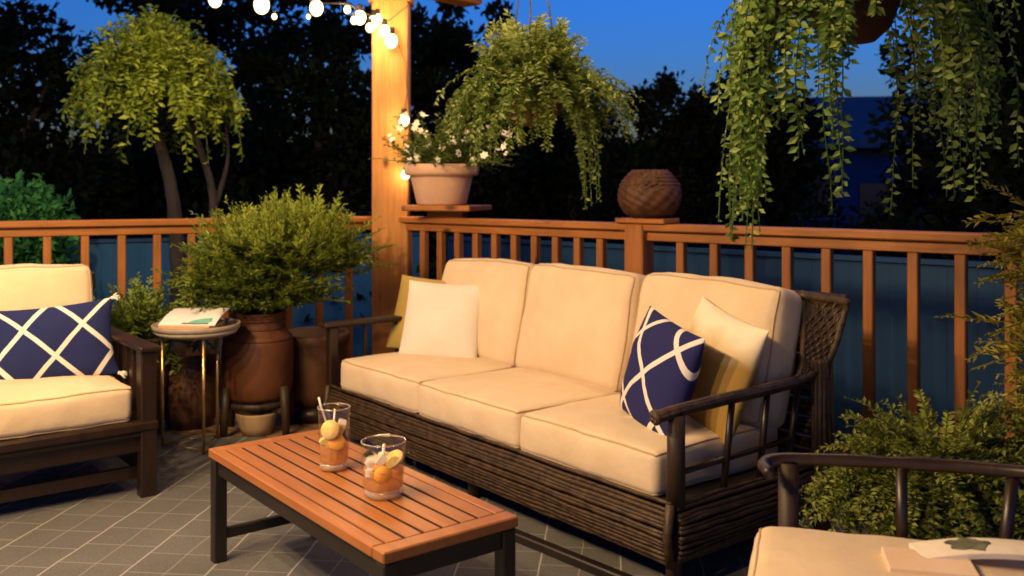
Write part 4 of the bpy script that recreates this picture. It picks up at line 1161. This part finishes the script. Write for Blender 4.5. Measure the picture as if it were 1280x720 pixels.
# weeping ornamental tree
wt = empty('weeping_tree', (-2.38, 6.9, -.55), 0, 'small weeping yellow-green tree with two grey trunks beyond the left railing', 'tree')
t = MB()
t.tube(spline([(-.06, 0, 0), (-.07, .0, .9), (-.10, 0, 1.65), (-.14, 0, 1.95), (-.22, .0, 2.25), (-.30, 0, 2.6), (-.28, 0, 2.9)], 5), [.066 - .0013 * k for k in range(31)], 10, wob=.08)
t.tube(spline([(.14, .03, 0), (.165, .03, .9), (.175, .02, 1.68), (.15, .02, 1.95), (.06, .01, 2.25), (.0, 0, 2.5), (-.08, 0, 2.85)], 5), [.040 - .0008 * k for k in range(31)], 10, wob=.08)
t.tube(spline([(.17, .02, 1.72), (.22, .10, 1.95), (.24, .16, 2.15), (.22, .16, 2.4)], 5), [.024 - .001 * k for k in range(16)], 8, wob=.08)
t.build('trunk', M['bark'], wt)
lv = Leaves()
for k in range(700):
    az = RNG.uniform(0, 2 * PI); el = RNG.uniform(-.1, 1.5); d = np.array(rdir(az, el)); q = RNG.uniform(.55, 1.0)
    c = np.array((-.23, 0, 2.54)) + d * np.array((.42, .38, .38)) * q * (1 + .16 * math.sin(az * 5 + 1) * math.cos(el * 4))
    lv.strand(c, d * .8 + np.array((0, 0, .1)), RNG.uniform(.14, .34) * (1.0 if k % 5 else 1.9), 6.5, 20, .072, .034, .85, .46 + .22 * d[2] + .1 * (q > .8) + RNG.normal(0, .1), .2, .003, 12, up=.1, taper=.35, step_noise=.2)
for k in range(34):
    az = RNG.uniform(0, 2 * PI); r0 = RNG.uniform(0, .36)
    lv.strand((-.23 + r0 * math.cos(az), r0 * math.sin(az), 2.86), (.3 * math.cos(az), .3 * math.sin(az), 1), RNG.uniform(.14, .26), 2.0, 14, .055, .030, .8, .8, .15, .004, 7)
lv.build('crown', M['lf_weep'], wt)

# vivid green bush on the left
gb = empty('garden_bush', (-3.55, 6.55, -.55), 0, 'bright green leafy bush beyond the left railing at the frame edge', 'bush')
t = MB()
for k in range(7):
    a = k * .9; t.tube(spline([(0, 0, 0), (.12 * math.cos(a), .12 * math.sin(a), .7), (.3 * math.cos(a), .25 * math.sin(a), 1.4)], 4), [.025 - .002 * q for q in range(9)], 6)
t.build('stems', M['bark_dark'], gb)
lv = Leaves()
for (c, r, n) in (((0, 0, 1.15), (.56, .42, .62), 2600), ((.12, -.1, 1.62), (.42, .36, .36), 1700), ((-.35, 0, 1.6), (.4, .36, .42), 1200), ((.35, -.1, .9), (.32, .3, .4), 800)):
    lv.blob(c, r, n, .065, .036, .42, .24, .5, .4)
lv.build('foliage', M['lf_green'], gb)

def tree(label, x, y, h, crown, seed, leaf=.11, group='dark trees beyond the deck', trunk_r=.14, n_mul=1.0):
    tr_ = empty('dark_tree', (x, y, -.55), 0, label, 'tree', group)
    random.seed(seed)
    t = MB(); zt = max(c[2] for c, r, n in crown)
    t.tube(spline([(0, 0, 0), (.08, .03, h * .3), (-.05, 0, min(h * .6, zt * .7)), (0, 0, min(h * .9, zt - .15))], 6), [trunk_r * (1 - .04 * k) for k in range(19)], 9, wob=.08)
    for c, r, n in crown:
        mz = max(.4, c[2] - r[2] * 1.1)
        t.tube(spline([(0, 0, mz * .7), (c[0] * .5, c[1] * .5, mz), (c[0], c[1], c[2])], 5), [trunk_r * .45 * (1 - .07 * k) for k in range(11)], 6, wob=.1)
    t.build('trunk', M['bark_dark'], tr_)
    lv = Leaves()
    for c, r, n in crown:
        c = np.array(c, float); r = np.array(r, float)
        nc = max(6, int(n / 55))
        for k in range(nc):                                       # clumps, so the outline breaks up
            d = RNG.normal(0, 1, 3); d /= np.linalg.norm(d); rr = RNG.random() ** .45
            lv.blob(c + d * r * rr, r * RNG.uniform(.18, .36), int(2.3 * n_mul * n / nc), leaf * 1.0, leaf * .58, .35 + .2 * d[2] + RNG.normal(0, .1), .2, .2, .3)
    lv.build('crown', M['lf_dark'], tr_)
    return tr_
# left: tall trees with blue sky between the upper leaves
tree('tall dark tree at the far left behind the bright green bush', -5.6, 9.8, 5.5, [((0, 0, 2.0), (1.5, .9, 1.6), 3600), ((-.3, 0, 3.8), (1.2, .8, .9), 1250), ((.9, -.2, 3.1), (.75, .6, .8), 900)], 1)
tree('dark tree directly behind the small weeping tree', -3.55, 10.2, 5.6, [((0, 0, 2.1), (1.25, .8, 1.6), 3600), ((.3, 0, 3.6), (1.1, .8, .6), 900), ((-.1, .3, 4.2), (1.3, .7, .5), 620)], 2)
tree('dark tree between the weeping tree and the porch post', -1.95, 9.6, 5.6, [((0, 0, 1.9), (1.05, .7, 1.6), 3400), ((.0, 0, 3.35), (1.0, .6, .5), 760), ((-.2, .2, 4.1), (1.0, .5, .45), 480)], 3)
tree('dark leafy tree rising behind the porch post and flower pot', -.75, 10.6, 4.8, [((0, 0, 2.0), (1.15, .8, 1.6), 3400), ((.1, 0, 3.3), (.75, .6, .75), 1500)], 4)
# centre and right
tree('dark tree behind the middle hanging fern', .75, 11.4, 4.2, [((0, 0, 1.8), (1.15, .8, 1.5), 3000), ((-.1, 0, 2.95), (.75, .5, .55), 900)], 5)
tree('slim dark tree left of the carved pot against the sky', 1.75, 10.4, 3.8, [((-.05, 0, 1.6), (.75, .6, 1.3), 2200), ((-.25, 0, 2.75), (.30, .3, .55), 420), ((.3, 0, 2.6), (.3, .3, .35), 260)], 6, .09)
tree('round topped dark tree above the railing right of the carved pot', 2.70, 10.8, 3.8, [((0, 0, 1.6), (1.05, .7, 1.35), 3400), ((.0, 0, 2.45), (.85, .6, .80), 4200)], 7, .09)
tree('tall dark tree behind the right trailing vines', 5.0, 9.6, 6.2, [((0, 0, 2.1), (1.25, .9, 1.7), 4200), ((.3, 0, 3.8), (1.05, .8, 1.1), 2600), ((.4, 0, 5.0), (1.0, .7, .7), 1100)], 8)
tree('tall dark tree at the right edge beyond the railing', 4.9, 7.7, 5.6, [((0, 0, 2.0), (1.6, .9, 1.7), 4200), ((-.2, 0, 3.8), (1.5, .8, 1.0), 2600)], 9)
# low dark shrubs filling the strip right above the fences
for (x, y, rx, h, lb) in ((-5.0, 8.7, 1.2, 1.7, 'low dark shrub behind the bright green bush'), (-2.9, 8.6, 1.1, 1.6, 'low dark shrub behind the two grey trunks'), (-1.0, 8.5, 1.1, 1.5, 'low dark shrub behind the porch post'), (.75, 8.3, 1.1, 1.55, 'low dark shrub behind the terracotta flower pot'), (2.5, 8.2, 1.1, 1.6, 'low dark shrub behind the carved pot'), (3.6, 7.9, 1.0, 1.75, 'low dark shrub beyond the rail at the right')):
    s_ = empty('dark_shrub', (x, y, -.55), 0, lb, 'bush', 'dark shrubs beyond the fence')
    lv = Leaves()
    for k in range(26):
        lv.blob((RNG.uniform(-rx, rx), RNG.normal(0, .25), RNG.uniform(.25, h) * .9), (.32, .3, .3), 110, .09, .05, .35, .2, .2)
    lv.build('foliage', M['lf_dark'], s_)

# far wood closing the horizon
lv = Leaves()
for k in range(420):
    a = R(-62) + R(124) * k / 420; d_ = RNG.uniform(24, 30)
    hh = 3.1 + .8 * noise.noise(Vector((k * .09, 3, 0))) + .4 * noise.noise(Vector((k * .31, 7, 0)))
    for z in np.arange(.2, hh, .75): lv.blob((d_ * math.sin(a), d_ * math.cos(a), z - .4), (.95, .8, .7), 30, .42, .26, .3, .2, .1)
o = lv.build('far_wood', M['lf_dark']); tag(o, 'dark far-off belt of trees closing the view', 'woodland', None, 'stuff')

# house beyond the trees
hs = empty('house', (7.6, 20.5, -.55), R(-8), 'blue-grey house with a slate roof showing between the trailing vines', 'house')
t = MB(); t.box((0, 0, 1.45), (5.2, 4.0, 2.9)); t.build('wall', M['siding'], hs)
t = MB(); t.add([(-2.9, -2.35, 2.78), (2.9, -2.35, 2.78), (2.9, 2.35, 2.78), (-2.9, 2.35, 2.78), (-2.9, 0, 3.9), (2.9, 0, 3.9)], [(0, 1, 5, 4), (2, 3, 4, 5), (1, 2, 5), (3, 0, 4), (0, 3, 2, 1)]); t.build('roof', M['roof'], hs)
t = MB(); t.box((0, -2.36, 2.76), (5.8, .05, .16)); t.build('gutter_board', M['trim'], hs)
for x in (-1.3, 1.3):
    t = MB(); t.box((x, -2.01, 1.75), (.9, .05, 1.0), bev=.01); w = t.build('window', M['trim'], hs)
    t = MB(); t.box((x, -2.04, 1.75), (.76, .02, .86)); t.build('pane', M['window'], w)
t = MB(); t.box((0, -2.01, 1.0), (.9, .05, 2.0), bev=.01); t.build('door', M['window'], hs)

# ================================================================== LIGHT, SKY, CAMERA
w = bpy.data.worlds.new('World'); sc.world = w; w.use_nodes = True
nt = w.node_tree; bg = nt.nodes['Background']
sky = nt.nodes.new('ShaderNodeTexSky'); sky.sky_type = 'NISHITA'; sky.sun_disc = False
SUN_EL, SUN_ROT = R(1.5), R(200)
sky.sun_elevation = SUN_EL; sky.sun_rotation = SUN_ROT; sky.ozone_density = 6; sky.air_density = 1.2; sky.dust_density = .3
mul = N(nt, 'ShaderNodeMix', data_type='RGBA', blend_type='MULTIPLY'); mul.inputs[0].default_value = 1.0
nt.links.new(sky.outputs[0], mul.inputs[6]); mul.inputs[7].default_value = (.80, .88, 1.2, 1)
nt.links.new(mul.outputs[2], bg.inputs[0]); bg.inputs[1].default_value = .62

sd = bpy.data.lights.new('sun', 'SUN'); sd.energy = .02; sd.angle = R(10); sd.color = (1, .85, .7)
so = bpy.data.objects.new('sun', sd); COL.objects.link(so); so.location = (0, -5, 8)
dirv = Vector((math.sin(SUN_ROT) * math.cos(SUN_EL), math.cos(SUN_ROT) * math.cos(SUN_EL), math.sin(max(SUN_EL, R(4)))))
so.rotation_euler = dirv.to_track_quat('Z', 'Y').to_euler()

cd = bpy.data.cameras.new('camera'); cam = bpy.data.objects.new('camera', cd); COL.objects.link(cam)
cam.location = (0, 0, 1.35); cam.rotation_euler = (R(90), 0, 0)
cd.sensor_width = 36; cd.lens = 1171 / 1280 * 36; cd.shift_y = -125 / 1280; cd.clip_end = 2000; cd.clip_start = .05
cd.dof.use_dof = True; cd.dof.focus_distance = 3.4; cd.dof.aperture_fstop = 2.8
sc.camera = cam
sc.view_settings.view_transform = 'Standard'; sc.view_settings.look = 'None'; sc.view_settings.exposure = 0; sc.view_settings.gamma = 1
sc.render.engine = 'CYCLES'
cy = sc.cycles
cy.use_denoising = True; cy.denoiser = 'OPENIMAGEDENOISE'
cy.max_bounces = 7; cy.transparent_max_bounces = 16; cy.diffuse_bounces = 4; cy.caustics_reflective = False; cy.caustics_refractive = False
cy.sample_clamp_indirect = 4
cy.filter_width = 1.7
